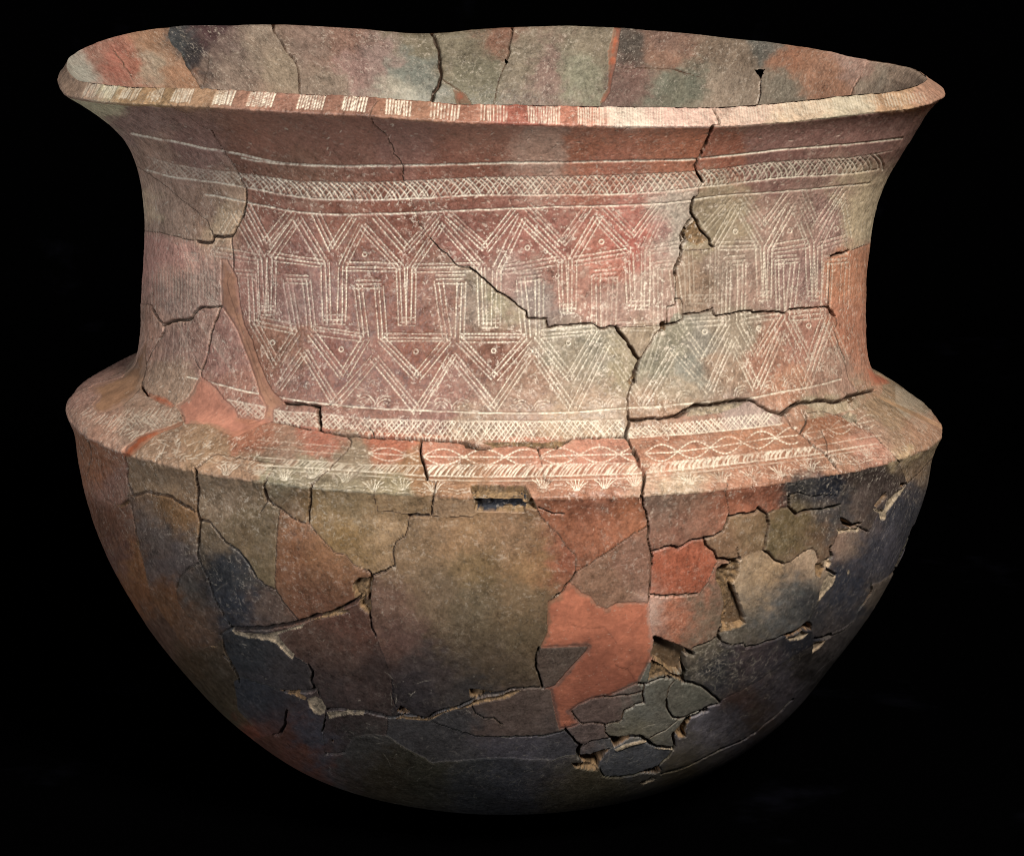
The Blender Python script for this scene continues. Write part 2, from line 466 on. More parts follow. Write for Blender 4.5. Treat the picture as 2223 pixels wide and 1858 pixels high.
# pieces lost or chipped: kind, sheet, depth, points (c clay body, p pale filler and crack edges painted as lit, h deep hole)
PO = '''h E 34|600,1348 700,1368 742,1385 690,1394 620,1387
h E 26|1846,592 1880,572 1895,610 1882,645 1858,622
c H 17|645,300 780,298 900,302 990,296 1012,330 1060,415 1078,462 1000,452 990,478 700,470 672,455 665,400 650,340
c J 14|1062,40 1105,-10 1165,-10 1195,30 1175,100 1130,130 1080,112
c J 16|1098,130 1150,105 1182,170 1178,225 1150,212 1112,182
p J 4|300,322 420,342 520,345 660,312 765,282 745,312 650,326 560,370 520,388 400,372 320,352
p J 5|525,345 590,352 640,420 700,478 685,508 640,472 580,412 530,382
p J 3|780,760 830,738 872,760 902,810 895,850 860,862 820,842 790,802
p J 4|905,842 960,832 1060,842 1140,850 1140,866 1050,858 980,868 920,888
h J 26|1348,836 1375,798 1437,836 1400,852
c J 6|1310,884 1400,868 1470,873 1540,890 1605,852 1655,834 1735,820 1812,794 1855,762 1935,748 2000,742 2047,738 2047,760 1930,775 1840,800 1800,815 1740,826 1650,848 1600,872 1545,900 1400,885
c J 10|1810,690 1900,700 1985,718 1900,738 1850,762 1812,742
c J 4|640,700 700,708 780,742 772,768 700,738 600,700
c J 3|165,420 205,420 215,435 180,432
c J 5|745,275 780,262 900,225 1010,190 1060,205 1000,225 900,240 830,255
c K 6|0,752 60,752 100,738 200,700 240,706 160,752 60,772 0,778
c K 24|1085,372 1150,392 1220,412 1290,440 1302,480 1272,492 1272,550 1250,602 1200,592 1150,562 1110,522 1062,502 1072,430
c K 7|1062,505 1110,520 1160,560 1200,592 1250,606 1262,645 1195,622 1120,610 1040,640 1060,560
h K 26|604,1118 680,1108 760,1082 806,1078 742,1162 732,1202 700,1190 620,1152
c K 10|556,1160 640,1158 722,1182 728,1218 640,1206 578,1192
h K 24|805,1002 870,1016 945,1002 880,1045 832,1075 812,1042
p K -3|830,1082 900,1042 1000,1018 1044,1030 1000,1044 900,1070 850,1094
p K -2|1060,1068 1130,1070 1205,1078 1200,1086 1120,1080
c K 18|1212,962 1260,905 1290,878 1335,858 1292,922 1282,970 1294,1002 1240,1006
h K 24|985,1222 1030,1206 1110,1188 1134,1216 1100,1228 1040,1226
p K 4|980,1282 1060,1252 1104,1270 1020,1302
c I 17|455,835 480,808 540,798 602,778 604,860 560,930 582,1000 622,1100 645,1185 560,1212 492,1202 480,1150 502,1050 480,960 450,900
c I 5|480,1190 560,1200 640,1180 600,1210 540,1225 480,1235
h I 28|882,1250 950,1228 990,1198 1020,1170 1058,1178 1062,1222 1000,1216 950,1256 900,1266
p I 6|890,1270 960,1260 990,1222 1042,1242 1000,1282 920,1292
p I 5|1068,1302 1152,1280 1120,1332 1060,1372
p I 4|1138,892 1160,848 1217,878 1202,932 1150,992 1098,1052 1120,950
c I 5|1082,800 1120,788 1142,830 1112,892 1080,872
p I 6|1132,770 1162,758 1192,800 1172,832 1144,822
h I 30|1236,498 1290,528 1312,546 1382,538 1350,562 1300,572 1248,548
p I 4|1208,582 1280,572 1362,570 1362,602 1280,602 1230,612
h I 24|1455,424 1500,372 1535,345 1535,382 1470,446
h I 16|1610,300 1660,285 1665,305 1630,318
p I 5|1436,450 1522,460 1532,400 1600,338 1664,308 1600,402 1542,472 1532,522 1500,524 1488,482
p I 3|1290,840 1308,842 1300,870 1286,868
h G 20|440,430 480,424 528,380 526,412 482,444
h G 10|570,640 585,660 592,695 575,680
h J 18|930,1015 948,1018 945,1038 932,1032
c E 7|690,1340 800,1345 950,1340 1100,1345 1240,1335 1250,1352 1190,1370 1080,1372 900,1360 780,1372
p F 4|1240,1182 1290,1150 1342,1170 1352,1222 1300,1222
p F 4|300,1122 450,1112 560,1090 640,1085 600,1120 480,1160 380,1175 260,1180
h F 14|1275,1062 1330,1042 1330,1085 1290,1105
c E 3|1700,880 1700,940 1660,990 1640,960
c C 4|245,1460 320,1400 350,1432 405,1530 330,1560 265,1530'''
# smooth modern fills: sheet, colour, points
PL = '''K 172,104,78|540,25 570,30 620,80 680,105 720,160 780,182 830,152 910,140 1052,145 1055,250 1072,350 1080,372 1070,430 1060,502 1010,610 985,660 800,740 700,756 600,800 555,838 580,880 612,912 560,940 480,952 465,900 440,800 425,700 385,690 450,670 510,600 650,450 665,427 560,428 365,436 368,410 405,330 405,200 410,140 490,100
D 165,122,98|1108,180 1150,185 1190,260 1215,300 1240,500 1262,600 1312,700 1342,800 1402,950 1440,1020 1518,1098 1440,1140 1440,1205 1380,1190 1395,1120 1350,1040 1330,960 1290,850 1210,640 1150,540 1112,485 1105,330
D 188,128,104|822,1110 900,1060 930,1010 960,950 985,925 1080,1000 1130,1070 1200,1130 1222,1190 1290,1220 1380,1192 1440,1207 1440,1215 1370,1232 1270,1282 1200,1312 1150,1292 1030,1232 880,1228 860,1170
D 174,96,62|475,1402 520,1360 600,1300 680,1270 760,1250 870,1208 862,1240 740,1282 680,1312 600,1382 530,1442 492,1444
D 172,98,70|610,1000 650,1030 760,1060 822,1110 802,1128 700,1085 640,1050
D 152,114,86|290,1112 340,1052 268,1002 300,980 480,930 560,860 600,760 640,690 632,860 608,985 560,1050 490,1112 400,1152 330,1162
F 196,118,88|1408,868 1470,908 1540,940 1562,970 1500,982 1440,986
F 196,118,88|1440,1028 1600,1100 1750,1168 1892,1234 1890,1258 1740,1192 1590,1118 1450,1048
E 160,90,66|1690,1405 1712,1440 1745,1500 1790,1500 1760,1530 1735,1530 1700,1460'''
PLI = '''B 205,124,94|540,568 612,590 655,660 560,660 545,600
B 208,122,88|1560,172 1604,172 1592,260 1572,400 1546,500 1532,590 1500,645 1465,660 1490,600 1520,560 1525,430 1520,330 1540,260'''
HOI = 'C 685,440 770,440 742,500 740,520 724,490|B 864,372 886,372 888,405 874,418 862,402'
# colours seen, cast shade below rim and beside neck still in them: sheet x,y,r,g,b ...
CO = '''A 600,740,98,78,72 900,900,104,78,70 700,1000,118,93,78 650,1300,128,112,92 800,1400,118,97,84 700,1600,124,90,80 1000,1350,124,98,82 1100,1420,142,118,92 1500,850,108,72,60 1900,800,104,68,58 1600,1080,116,78,62 1500,1400,124,78,66 1900,1450,134,80,66 1600,1550,130,83,72
B 200,880,100,68,60 700,850,108,68,57 1150,940,128,100,84 1400,950,134,66,48 1900,900,126,66,52 600,1080,122,68,57 1500,1070,152,76,60 200,1450,130,72,60 700,1450,138,80,70 1150,1550,160,90,80 1650,1550,178,84,74 1700,1400,170,95,85 1950,1350,170,155,140 1930,1500,165,150,135
C 250,900,126,64,48 500,950,134,66,50 900,850,116,80,74 1400,800,108,76,70 800,1050,124,82,72 500,1350,146,126,96 300,1480,152,132,100 900,1400,152,116,96 1150,1400,152,112,96 1380,1350,162,126,100 1300,1680,188,110,80 100,1450,166,120,106 950,1700,150,112,98 500,1700,152,126,106
D 800,300,126,96,83 900,450,121,96,86 700,600,116,91,79 850,700,116,89,79 1050,800,121,86,76 800,950,132,106,86 1150,1000,136,91,76 1300,300,132,91,79 1600,450,141,100,88 1500,750,141,90,70 1800,850,141,80,68 1600,1000,150,95,80 1600,1150,162,112,92 1900,1190,166,112,92
E 200,450,142,80,66 450,450,151,100,82 700,450,156,130,110 800,420,166,150,116 900,330,166,126,110 1050,450,142,122,112 1300,300,176,114,95 1500,200,182,100,85 1600,400,166,126,106 1800,350,170,134,114 300,800,142,76,60 800,780,146,86,68 1300,720,150,136,112 1450,800,146,136,116 1600,850,166,146,110 1000,1000,161,120,92 500,1000,161,105,88 100,950,156,96,80 1500,1080,175,145,115 1750,700,160,135,105 1850,850,150,140,116 1950,700,150,140,116 1900,1000,175,150,120 500,1180,156,100,86 600,1260,178,138,104 1300,1260,188,150,112 1850,1160,180,140,106
F 300,300,160,126,96 650,300,165,130,110 350,700,150,140,125 550,620,150,130,106 250,850,150,145,130 500,900,170,135,105 800,800,166,110,86 1000,700,170,110,90 1250,300,186,106,76 1280,650,186,106,80 1200,850,165,125,100 900,950,180,120,90 600,1150,190,160,145
F 400,1240,180,130,100 300,1330,180,115,86 700,1290,186,115,83 1000,1200,165,115,86 1150,1190,165,95,66 1100,1110,175,155,120 1500,1150,150,120,86 1400,1250,165,125,96 1600,1050,130,110,80 1700,1000,116,96,70 1800,1300,162,118,86 1400,1400,190,125,100 1650,1400,172,122,90 1300,1480,186,130,96 700,1520,186,120,90 150,1600,202,170,132
E 150,1360,186,90,66 450,1390,186,108,84 1000,1420,188,113,88 1400,1420,190,118,94 1000,1540,170,110,80 300,1550,165,114,72 150,1650,150,130,92 550,1630,165,114,76 1300,1620,180,108,80 1850,1600,198,154,120 1850,1430,188,114,86
D 600,1200,142,112,90 350,1250,156,116,92 220,1150,152,114,92 200,1050,132,96,80 250,900,104,78,70 400,750,96,72,70 800,1360,156,120,90 1000,1400,158,121,86 1300,1340,170,95,72 1700,1330,186,95,76 1500,1400,156,117,90 1250,1500,165,125,92 1650,1480,150,135,106 1900,1430,142,120,92 1900,1620,142,126,96 1450,1560,142,130,100
G 700,250,105,85,65 400,280,95,70,60 320,200,100,65,48 350,500,90,58,45 700,500,80,68,60 850,480,105,75,45 700,650,75,65,60 800,800,70,62,60 600,800,100,60,35 450,780,80,55,48 600,950,85,50,32 750,1050,70,45,30 700,1250,55,40,32 900,1000,48,45,42 950,1150,60,45,35 1150,400,100,85,65 1300,600,85,70,50 1050,650,95,80,60 1200,900,40,42,45 1200,1050,38,43,54 1100,850,36,38,44 1400,1050,75,60,52 1350,850,85,72,52 1700,750,120,80,50 1850,600,115,90,50 1600,900,95,62,45 1700,1100,85,55,42 1900,450,110,95,65 1900,1200,75,50,42 1700,1300,68,50,42 1850,1400,62,48,42 1300,1350,35,37,40 1500,1450,42,38,38 1100,1500,38,32,25 1300,1600,30,32,38 1800,1600,38,33,32 900,1450,42,32,22
H 150,550,125,105,70 600,600,125,100,65 900,650,125,100,68 500,450,120,100,70 300,750,115,95,65 700,850,110,90,58 1000,800,120,95,60 400,1000,95,78,58 150,1080,92,68,55 700,1050,88,74,55 1000,1050,100,82,58 200,1250,75,55,48 600,1250,80,66,50 1000,1250,78,65,48 400,1450,50,42,40 800,1450,66,54,42 100,1450,48,38,35 300,1600,38,34,35 700,1600,40,37,36 900,1700,60,48,42 1300,600,130,72,50 1500,580,140,80,55 1450,450,115,65,50 1650,800,110,80,62 1500,900,115,88,65 1680,500,135,75,50 1250,750,130,70,52 1200,1400,72,60,52 1900,550,115,85,65 1880,420,100,80,65
I 250,420,110,85,65 200,560,125,85,65 450,480,125,80,60 700,330,120,65,50 620,390,130,72,52 1000,320,50,48,48 1200,320,30,33,44 1130,310,34,36,46 1350,420,62,52,48 1500,280,62,52,48 1700,180,100,80,60 250,800,152,70,46 200,1150,142,78,55 60,1100,130,110,90 350,1150,90,78,62 500,650,110,85,60 680,600,105,85,58 950,600,100,85,55 1150,550,60,58,58 1100,640,95,72,52 800,850,130,110,75 700,1000,125,110,80 1050,740,130,115,85 950,980,65,65,62 800,1130,70,70,68 650,1230,72,65,55 1000,1050,36,38,44 1250,650,74,62,54 1450,700,33,36,48 1300,900,33,36,47 1600,500,46,45,52 1550,700,52,48,52 1250,1050,27,29,38 1480,1000,58,50,45 700,1350,50,42,42 450,1450,30,32,39 800,1450,38,34,36 950,1300,22,24,32 350,1350,72,64,52 200,1650,62,58,50 600,1650,45,32,28 1000,1450,25,22,20 1200,1250,45,40,38
K 200,850,60,50,45 300,1100,45,42,45 100,1250,32,32,36 500,1100,42,40,42 700,840,62,50,45 650,960,60,50,46 1000,850,60,58,52 1300,730,62,60,52 950,960,62,58,48 1100,1130,42,42,44 900,1180,40,40,42 1400,950,42,40,44 1600,900,38,36,40 1350,1100,44,40,36 1300,1250,36,32,24 700,1320,34,30,22 1700,850,32,24,18 1900,700,40,36,38
J 300,900,32,28,20 600,1050,40,24,20 450,990,52,25,20 700,1120,45,24,20 900,700,48,38,36 1100,1000,36,34,32 1500,1000,38,36,36 1500,1200,30,28,22 1300,1300,24,20,14 1900,1250,28,28,28 1700,900,42,40,40 500,650,38,36,38 800,1000,34,34,40 150,700,34,28,20
A 150,560,128,98,74 400,580,152,118,86 700,610,160,120,75 950,620,165,120,80 1250,630,165,110,85 1540,640,165,100,80 1850,670,150,95,75
B 330,700,155,95,70 650,720,165,90,70 950,735,170,75,60 1280,740,190,100,80 1700,740,205,175,150
C 150,750,205,155,130 600,730,205,160,130 1000,680,195,160,120 1250,650,180,160,125 1600,640,185,135,88 1850,590,170,116,86'''
COI = '''A 200,450,130,125,110 330,330,132,78,64 430,420,154,68,54 560,420,152,74,58 650,430,140,115,85 700,270,140,90,60 820,260,58,60,62 950,320,48,44,45 1050,190,75,50,50 850,480,150,90,60 1150,300,110,85,72 1350,250,135,110,85 1200,450,125,100,80 1500,450,140,115,85 1700,300,130,100,80 1900,250,145,95,75 1800,500,140,115,90 1950,450,150,105,90
B 50,400,150,115,100 250,450,112,116,104 200,580,155,150,130 300,280,120,105,75 600,300,125,110,80 700,500,120,110,80 850,220,142,82,62 1000,400,140,120,90 1150,450,150,110,90 1350,450,140,135,105 1450,300,140,120,90 1700,300,82,72,64 1650,500,125,90,75 1900,280,135,95,75 1950,520,112,114,96
C 150,350,150,98,74 250,520,108,110,92 550,330,130,105,80 500,580,150,125,100 750,300,98,94,86 950,380,156,88,64 1150,530,156,94,70 900,570,115,105,90 1350,420,150,110,90 1500,520,125,110,95 1650,480,115,95,80'''

# ------------------------------------------------------------------ incised ornament (strokes: points, width, strength, cord)
ST = []
def stroke(p, w=3.2, s=1.0, cord=0.0): ST.append((np.asarray(p, float), w, s, cord))
def gline(parts, w, s=1.0, cord=0.35):
    p = np.vstack([pts(a, t) for a, t in parts])
    # smooth and slightly shaky
    d = np.r_[0, np.cumsum(np.hypot(*np.diff(p, axis=0).T))]; t = np.arange(0, d[-1], 9.0)
    q = np.stack([hermite(d, p[:, 0], t), hermite(d, p[:, 1], t)], 1); q[:, 1] += .7*vnoise2(t/22, t*0, len(ST))
    stroke(q, w, s, cord); return q
G1 = gline([('A', '540,850 680,880 830,905 1000,945 1140,965 1230,980 1350,1008'), ('A', '1450,1030 1600,1045 1850,1055'), ('B', '0,1055 300,1050 600,1045 950,1035 1300,1032 1600,1025 2000,1016'), ('C', '300,1013 600,985 850,955 1100,935 1400,910 1650,880')], 4.2, 1.0)
gline([('A', '1240,1000 1330,1020 1450,1035 1700,1054')], 3.0, .8)
G2 = gline([('A', '640,1085 800,1125 1000,1150 1200,1180 1400,1215 1600,1250 1800,1265'), ('B', '0,1268 300,1262 600,1245 1000,1240 1400,1238 1700,1230 2000,1205'), ('C', '400,1188 600,1165 900,1130 1150,1115 1300,1105 1480,1080')], 3.2, .9)
G3 = gline([('A', '1010,1235 1250,1280 1500,1330 1750,1360'), ('B', '0,1360 300,1352 600,1338 900,1328 1200,1315 1500,1310 1800,1298 2000,1280'), ('C', '300,1272 500,1245 800,1225 1100,1200 1450,1165')], 3.2, .95)
GU = np.vstack([pts('A', '640,1000 800,1045 1000,1080 1200,1100 1400,1125 1600,1155 1900,1160'), pts('B', '0,1160 300,1150 600,1135 1000,1125 1400,1120 1700,1110 2000,1098'), pts('C', '320,1090 500,1075 700,1045 1000,1020 1300,1005 1450,985 1570,960')])
G4 = gline([('D', '900,930 1080,975 1200,1005 1350,1040 1500,1065 1700,1095 1850,1110'), ('E', '0,1130 250,1140 500,1152 800,1160 1100,1160 1400,1148 1640,1130'), ('E', '1900,1120'), ('F', '0,1130 150,1110 400,1090 700,1060 900,1020 1100,985 1250,945')], 3.0, .95)
def yon(q, x): return np.interp(x, q[:, 0], q[:, 1])
def band(up, lo, x0, x1, step, slant, w, s, jit=.25, curve=0.0, cord=0.2, wear=None):
    x = x0
    while x < x1:
        xs = x+rng.normal(0, jit*step); xe = xs+slant*(1+rng.normal(0, .1))
        a = np.array([xs, yon(up, xs)+rng.normal(0, .8)]); b = np.array([xe, yon(lo, xe)+rng.normal(0, .8)])
        t = np.linspace(0, 1, 4)[:, None]; p = a+(b-a)*t
        if curve: p[:, 0] += curve*np.sin(math.pi*t[:, 0])
        f = s*rng.uniform(.7, 1.1)*(1 if wear is None else wear(x))
        stroke(p, w*rng.uniform(.85, 1.2), min(f, 1.15), cord); x += step
wearL = lambda x: np.interp(x, [320, 480, 560, 2000], [.35, .45, 1, 1])
band(GU, G2, 330, 1500, 12.5, 31, 2.7, 1.0, jit=.1, curve=5, wear=wearL)
band(GU, G2, 345, 1500, 12.5, -31, 2.3, .85, jit=.1, wear=wearL)
band(GU, G2, 1505, 1905, 11, 17, 2.9, 1.0, jit=.1, curve=7)
band(GU, G2, 1530, 1900, 10, -24, 2.1, .75, jit=.1)
stroke(GU, 2.0, .45, .5)
for q in (G3, G2):   # loose scratches along the grooves
    for _ in range(26):
        x = rng.uniform(700, 1500); y = yon(q, x)+rng.uniform(4, 14); a = rng.uniform(-1.2, 1.2); l = rng.uniform(3, 9)
        stroke([(x, y), (x+l*math.cos(a), y+l*math.sin(a))], 1.8, .6)

def triple(a, b, gap=9.0, n=3, w=2.3, s=1.0, over=4.0):
    a, b = np.array(a, float), np.array(b, float); d = b-a; L = np.hypot(*d)
    if L < 2: return
    d /= L; nrm = np.array([-d[1], d[0]])
    for k in range(n):
        o = (k-(n-1)/2)*gap+rng.normal(0, .55)
        p0 = a+nrm*o-d*rng.uniform(-2, over); p1 = b+nrm*(o+rng.normal(0, .6))+d*rng.uniform(-2, over)
        m = (p0+p1)/2+nrm*rng.normal(0, .6)
        stroke([p0, m, p1], w*rng.uniform(.85, 1.15), s*rng.uniform(.75, 1.08), .7)
# upper houses: apex, left eave, right eave, doorway (x0, x1, top), strength
HS = [((512, 462), (460, 545), (568, 561), (510, 548, 592), .55),
      ((647, 474), (591, 556), (705, 570), (625, 665, 603), .95), ((787, 490), (744, 577), (868, 579), (778, 822, 616), 1.0),
      ((959, 484), (894, 580), (1043, 578), (953, 1002, 607), 1.0), ((1132, 478), (1079, 584), (1218, 562), (1130, 1171, 603), 1.0),
      ((1296, 474), (1243, 564), (1364, 546), (1294, 1331, 597), .9), ((1440, 458), (1402, 541), (1492, 528), (1428, 1462, 577), .5),
      ((1602, 447), (1552, 533), (1649, 530), (1579, 1611, 566), .8), ((1723, 441), (1668, 540), (1757, 527), (1691, 1727, 566), 1.0),
      ((1827, 434), (1776, 532), (1841, 516), (1799, 1836, 566), .9)]
# hanging V between houses: left top, bottom, right top, U bottom y
VS = [((538, 449), (579, 526), (633, 459), 678, .9), ((686, 463), (722, 538), (766, 468), 698, 1.0), ((818, 469), (882, 543), (946, 468), 702, 1.0),
      ((972, 463), (1055, 539), (1117, 459), 705, 1.0), ((1146, 450), (1220, 529), (1274, 452), 674, .95), ((1317, 450), (1378, 512), (1425, 449), 667, .9),
      ((1480, 440), (1525, 505), (1588, 432), 654, .4), ((1616, 427), (1661, 491), (1713, 422), 647, .9), ((1743, 421), (1773, 494), (1829, 412), 647, .95)]
# standing inverted houses: left eave, apex, right eave
IV = [((551, 700), (600, 790), (645, 719), .6), ((675, 721), (746, 816), (793, 736), .85), ((829, 737), (906, 819), (973, 737), 1.0),
      ((996, 737), (1073, 819), (1144, 736), 1.0), ((1170, 730), (1239, 820), (1296, 720), .9), ((1324, 713), (1398, 812), (1430, 712), .45),
      ((1474, 706), (1530, 784), (1577, 699), .75), ((1606, 696), (1646, 770), (1696, 686), .9), ((1712, 691), (1759, 783), (1793, 686), .9)]
for ap, le, ri, (d0, d1, dt), s in HS:
    triple(ap, le, s=s); triple(ap, ri, s=s); triple((le[0]+6, le[1]+2), (ri[0]-4, ri[1]+2), s=s, gap=9.2)
    triple((d0-4, dt+rng.normal(0, 1)), (d1+4, dt+(ri[1]-le[1])*.3), s=s, gap=9.0)
for i, (tl, bo, tr, ub, s) in enumerate(VS):
    triple(tl, bo, s=s); triple(bo, tr, s=s)
    x0, y0 = HS[i][2]; x1, y1 = HS[i+1][1]
    triple((x0+1, y0+4), (x0+6, ub), s=s, gap=9.2); triple((x1, y1+4), (x1-2, ub), s=s, gap=9.2); triple((x0+2, ub-4), (x1+3, ub-4), s=s, gap=9.4)
for i, (le, ap, ri, s) in enumerate(IV):
    triple(le, ap, s=s); triple(ri, ap, s=s); triple((le[0]+5, le[1]-4), (ri[0]-5, ri[1]-4), s=s, gap=9.0)
    d = HS[i][3]; e = HS[i+1][3]
    triple((d[1], d[2]+5), (le[0]+2, le[1]-4), s=s, gap=9.4); triple((e[0], e[2]+5), (ri[0]-2, ri[1]-4), s=s, gap=9.4)
triple((HS[0][3][0], 600), (505, 690), s=.4); triple((1836, 575), (1832, 660), s=.6)
ZG = [(606, 842, .7), (661, 763, .8), (729, 876, .8), (814, 778, 1), (906, 892, 1), (981, 771, 1), (1073, 885, 1), (1156, 762, .95), (1244, 889, .9), (1313, 748, .85),
      (1395, 874, .7), (1463, 760, .7), (1540, 846, .8), (1588, 737, .85), (1643, 844, .95), (1694, 724, 1), (1752, 837, .95), (1800, 704, .8), (1834, 784, .5)]
for (x0, y0, s0), (x1, y1, s1) in zip(ZG[:-1], ZG[1:]): triple((x0, y0), (x1, y1), s=min(s0, s1))
for x0, x1, y0 in ((385, 470, 565), (360, 430, 700)):     # worn traces on the left of the neck
    for k in range(9): stroke([(rng.uniform(x0, x1), y0+rng.uniform(-60, 0)), (rng.uniform(x0, x1), y0+rng.uniform(20, 90))][:1]*1+[(rng.uniform(x0, x1), y0+90)], 1.8, .22, .5)
for x in np.arange(330, 470, 6.5): stroke([(x, 585+rng.uniform(-8, 8)), (x+rng.normal(0, 1), 660+rng.uniform(-15, 15))], 1.9, .28, .6)
for k in range(4): stroke([(400, 548+k*5), (430, 552+k*5)], 2.2, .5, .5)
for k in range(4): stroke([(452, 648+k*5), (474, 656+k*5)], 2.0, .4, .5)
for k in range(12): stroke([(425+k*6, 690+k*4), (470+k*4, 760+k*6)], 1.5, .2, .5)
for x, y in ((792, 552), (1145, 538), (1306, 525), (969, 547), (1597, 503), (1716, 501), (903, 763), (1072, 761), (1234, 744), (592, 744), (741, 758), (1530, 720), (1648, 712), (1756, 707), (1816, 497)):
    a = np.linspace(0, 2*math.pi, 13); stroke(np.stack([x+4.8*np.cos(a), y+5.0*np.sin(a)], 1), 1.8, .9)
for i in range(3, len(ZG)-2, 2):                           # dotted rainbows below the peaks
    px, s = ZG[i][0], ZG[i][2]
    for side in (-1, 1):
        cx = px+side*24; cy = yon(G4, cx)-4; sq = np.interp(px, [1300, 1800], [1, .6])
        for rr in (11, 18, 25):
            for a0 in np.arange(-2.9 if side > 0 else -2.1, -1.0 if side > 0 else -.2, .3*18/rr):
                aa = a0+np.array([-.5, .5])*4.2/rr
                stroke(np.stack([cx+rr*np.cos(aa)*sq+rng.normal(0, .8), cy+rr*np.sin(aa)+rng.normal(0, .8)], 1), 1.7, s*rng.uniform(.2, .85))
for i in range(2, len(ZG)-2, 2):
    (x0, y0, s0), (x1, y1, s1) = ZG[i], ZG[i+1]
    for k in range(34):
        t = rng.uniform(.15, .9); x = x0+(x1-x0)*t+rng.uniform(-14, 34); y = y0+(y1-y0)*t+rng.uniform(4, 40)*(1 if y1 > y0 else 1)
        if y < yon(G4, x)-4: stroke([(x, y), (x+rng.uniform(3, 9), y+rng.uniform(-8, 8))], 1.4, rng.uniform(.2, .6)*s0)
# neck-foot lattice
BU = np.vstack([pts('D', '1150,1075 1380,1120 1500,1150 1750,1165'), pts('E', '0,1200 500,1210 1000,1215 1600,1205')])
BL = np.vstack([pts('D', '1150,1170 1380,1195 1500,1225 1750,1250'), pts('E', '0,1300 500,1325 1000,1338 1600,1300')])
band(BU, BL, 500, 1345, 10.5, 30, 2.2, .9, jit=.1, wear=lambda x: np.interp(x, [500, 690, 800], [.6, .8, 1]))
band(BU, BL, 520, 1360, 10.5, -28, 2.1, .85, jit=.1, wear=lambda x: np.interp(x, [500, 690, 800], [.5, .7, 1]))
stroke(BU, 2.2, .7, .4)
RU = pts('F', '-200,1262 0,1245 300,1215 500,1190 750,1158'); RL = pts('F', '-200,1322 0,1310 300,1290 600,1262 870,1228')
band(RU, RL, 1350, 1668, 9.6, 24, 2.1, .8, jit=.1); band(RU, RL, 1350, 1680, 9.6, -22, 2.1, .8, jit=.1); stroke(RL, 2.6, .8, .3)
# shoulder: chain of lenses
def chain(c, x0, x1, per, amp, s, w=2.8):
    t = np.arange(x0, x1, 4.0)
    for ph in (0, math.pi):
        y = yon(c, t)+amp*np.sin(2*math.pi*(t-x0)/per+ph); stroke(np.stack([t, y], 1), w, s, .75)
    stroke(np.stack([t, yon(c, t)], 1), 2.5, s, .6)
CC = np.vstack([pts('D', '1300,1350 1900,1400'), pts('E', '0,1412 350,1435 560,1440 830,1440 1070,1440 1340,1427 1690,1420'), pts('F', '0,1415 150,1410 400,1380 600,1350 780,1320 960,1300 1200,1260 1480,1200')])
chain(CC, 800, 912, 170, 14, .6); chain(CC, 918, 1168, 178, 17, .95); chain(CC, 1172, 1378, 172, 17, .9); chain(CC, 1400, 1735, 142, 18, .95); chain(CC, 1745, 1900, 110, 15, .5)
for dx in (8, -8): stroke(np.stack([np.arange(560, 800, 8.), yon(CC, np.arange(560, 800, 8.))+dx], 1), 2.0, .45, .8)
HU = np.vstack([pts('D', '1350,1440 1900,1480'), pts('E', '0,1488 400,1492 1000,1492 1700,1478'), pts('F', '0,1488 400,1448 1080,1372 1500,1300')])
HL = np.vstack([pts('D', '1350,1490 1900,1520'), pts('E', '0,1530 350,1556 700,1565 1100,1562 1700,1545'), pts('F', '0,1540 400,1500 1080,1420 1500,1350')])
band(HU, HL, 620, 915, 8.0, -16, 2.4, .55); band(HU, HL, 935, 1390, 8.4, -19, 3.2, .9, curve=-2); band(HU, HL, 1410, 1775, 10.5, -9, 4.0, .95, curve=-4)
band(HU, HL, 1412, 1775, 10.5, -3, 2.4, .7, curve=3)
stroke(HU, 2.0, .55, .4); stroke(HL, 2.4, .75, .3)
HL2 = HL+np.array([0, 9.0]); stroke(HL2, 2.0, .5, .3)
# fans at the shoulder edge
def fan(x, y, h, sp, s, n=6, lean=0.0):
    for k in range(n):
        a = (k/(n-1)-.5)*2; stroke([(x+a*4.5, y-6), (x+lean+a*sp*.6, y-h*.62), (x+lean+a*sp, y-h*(1-.18*abs(a)))], 1.5, s*rng.uniform(.75, 1.05))
for sh, x, y, s in (('E', 30, 1668, .85), ('E', 215, 1662, .9), ('E', 415, 1672, .7), ('E', 1108, 1655, 1.0), ('E', 1325, 1668, 1.0), ('E', 1502, 1655, 1.0), ('E', 1690, 1640, .7), ('D', 1140, 1570, .8), ('D', 1345, 1570, .4), ('D', 1510, 1600, .9), ('D', 1690, 1590, .7), ('D', 1895, 1615, .9),
                    ('F', 295, 1628, .7), ('F', 500, 1615, .7), ('F', 690, 1595, .8), ('F', 872, 1572, .8), ('F', 1060, 1540, .6), ('F', 1240, 1500, .4), ('F', 1420, 1450, .35)):
    p = pts(sh, '%f,%f' % (x, y))[0]; fan(p[0], p[1], 30, 23, s, lean=(-6 if sh == 'F' else 4 if sh == 'D' else 0))
EDG = np.vstack([pts('D', '950,1480 1400,1590'), pts('E', '-300,1672 0,1678 400,1690 650,1692'), pts('E', '1050,1680 1500,1662 1700,1655'), pts('F', '0,1640 1000,1580 1240,1525 1500,1480 1700,1400')])
for x in np.arange(440, 1960, 6.0):                          # dotted scallops along the edge
    if 1018 < x < 1165: continue
    for k in range(2):
        y = yon(EDG, x)-6-7*k-6*abs(math.sin(x/62*math.pi/1.0)); stroke([(x, y), (x+3.2, y+rng.normal(0, 1))], 1.6, .6*rng.uniform(.2, 1))
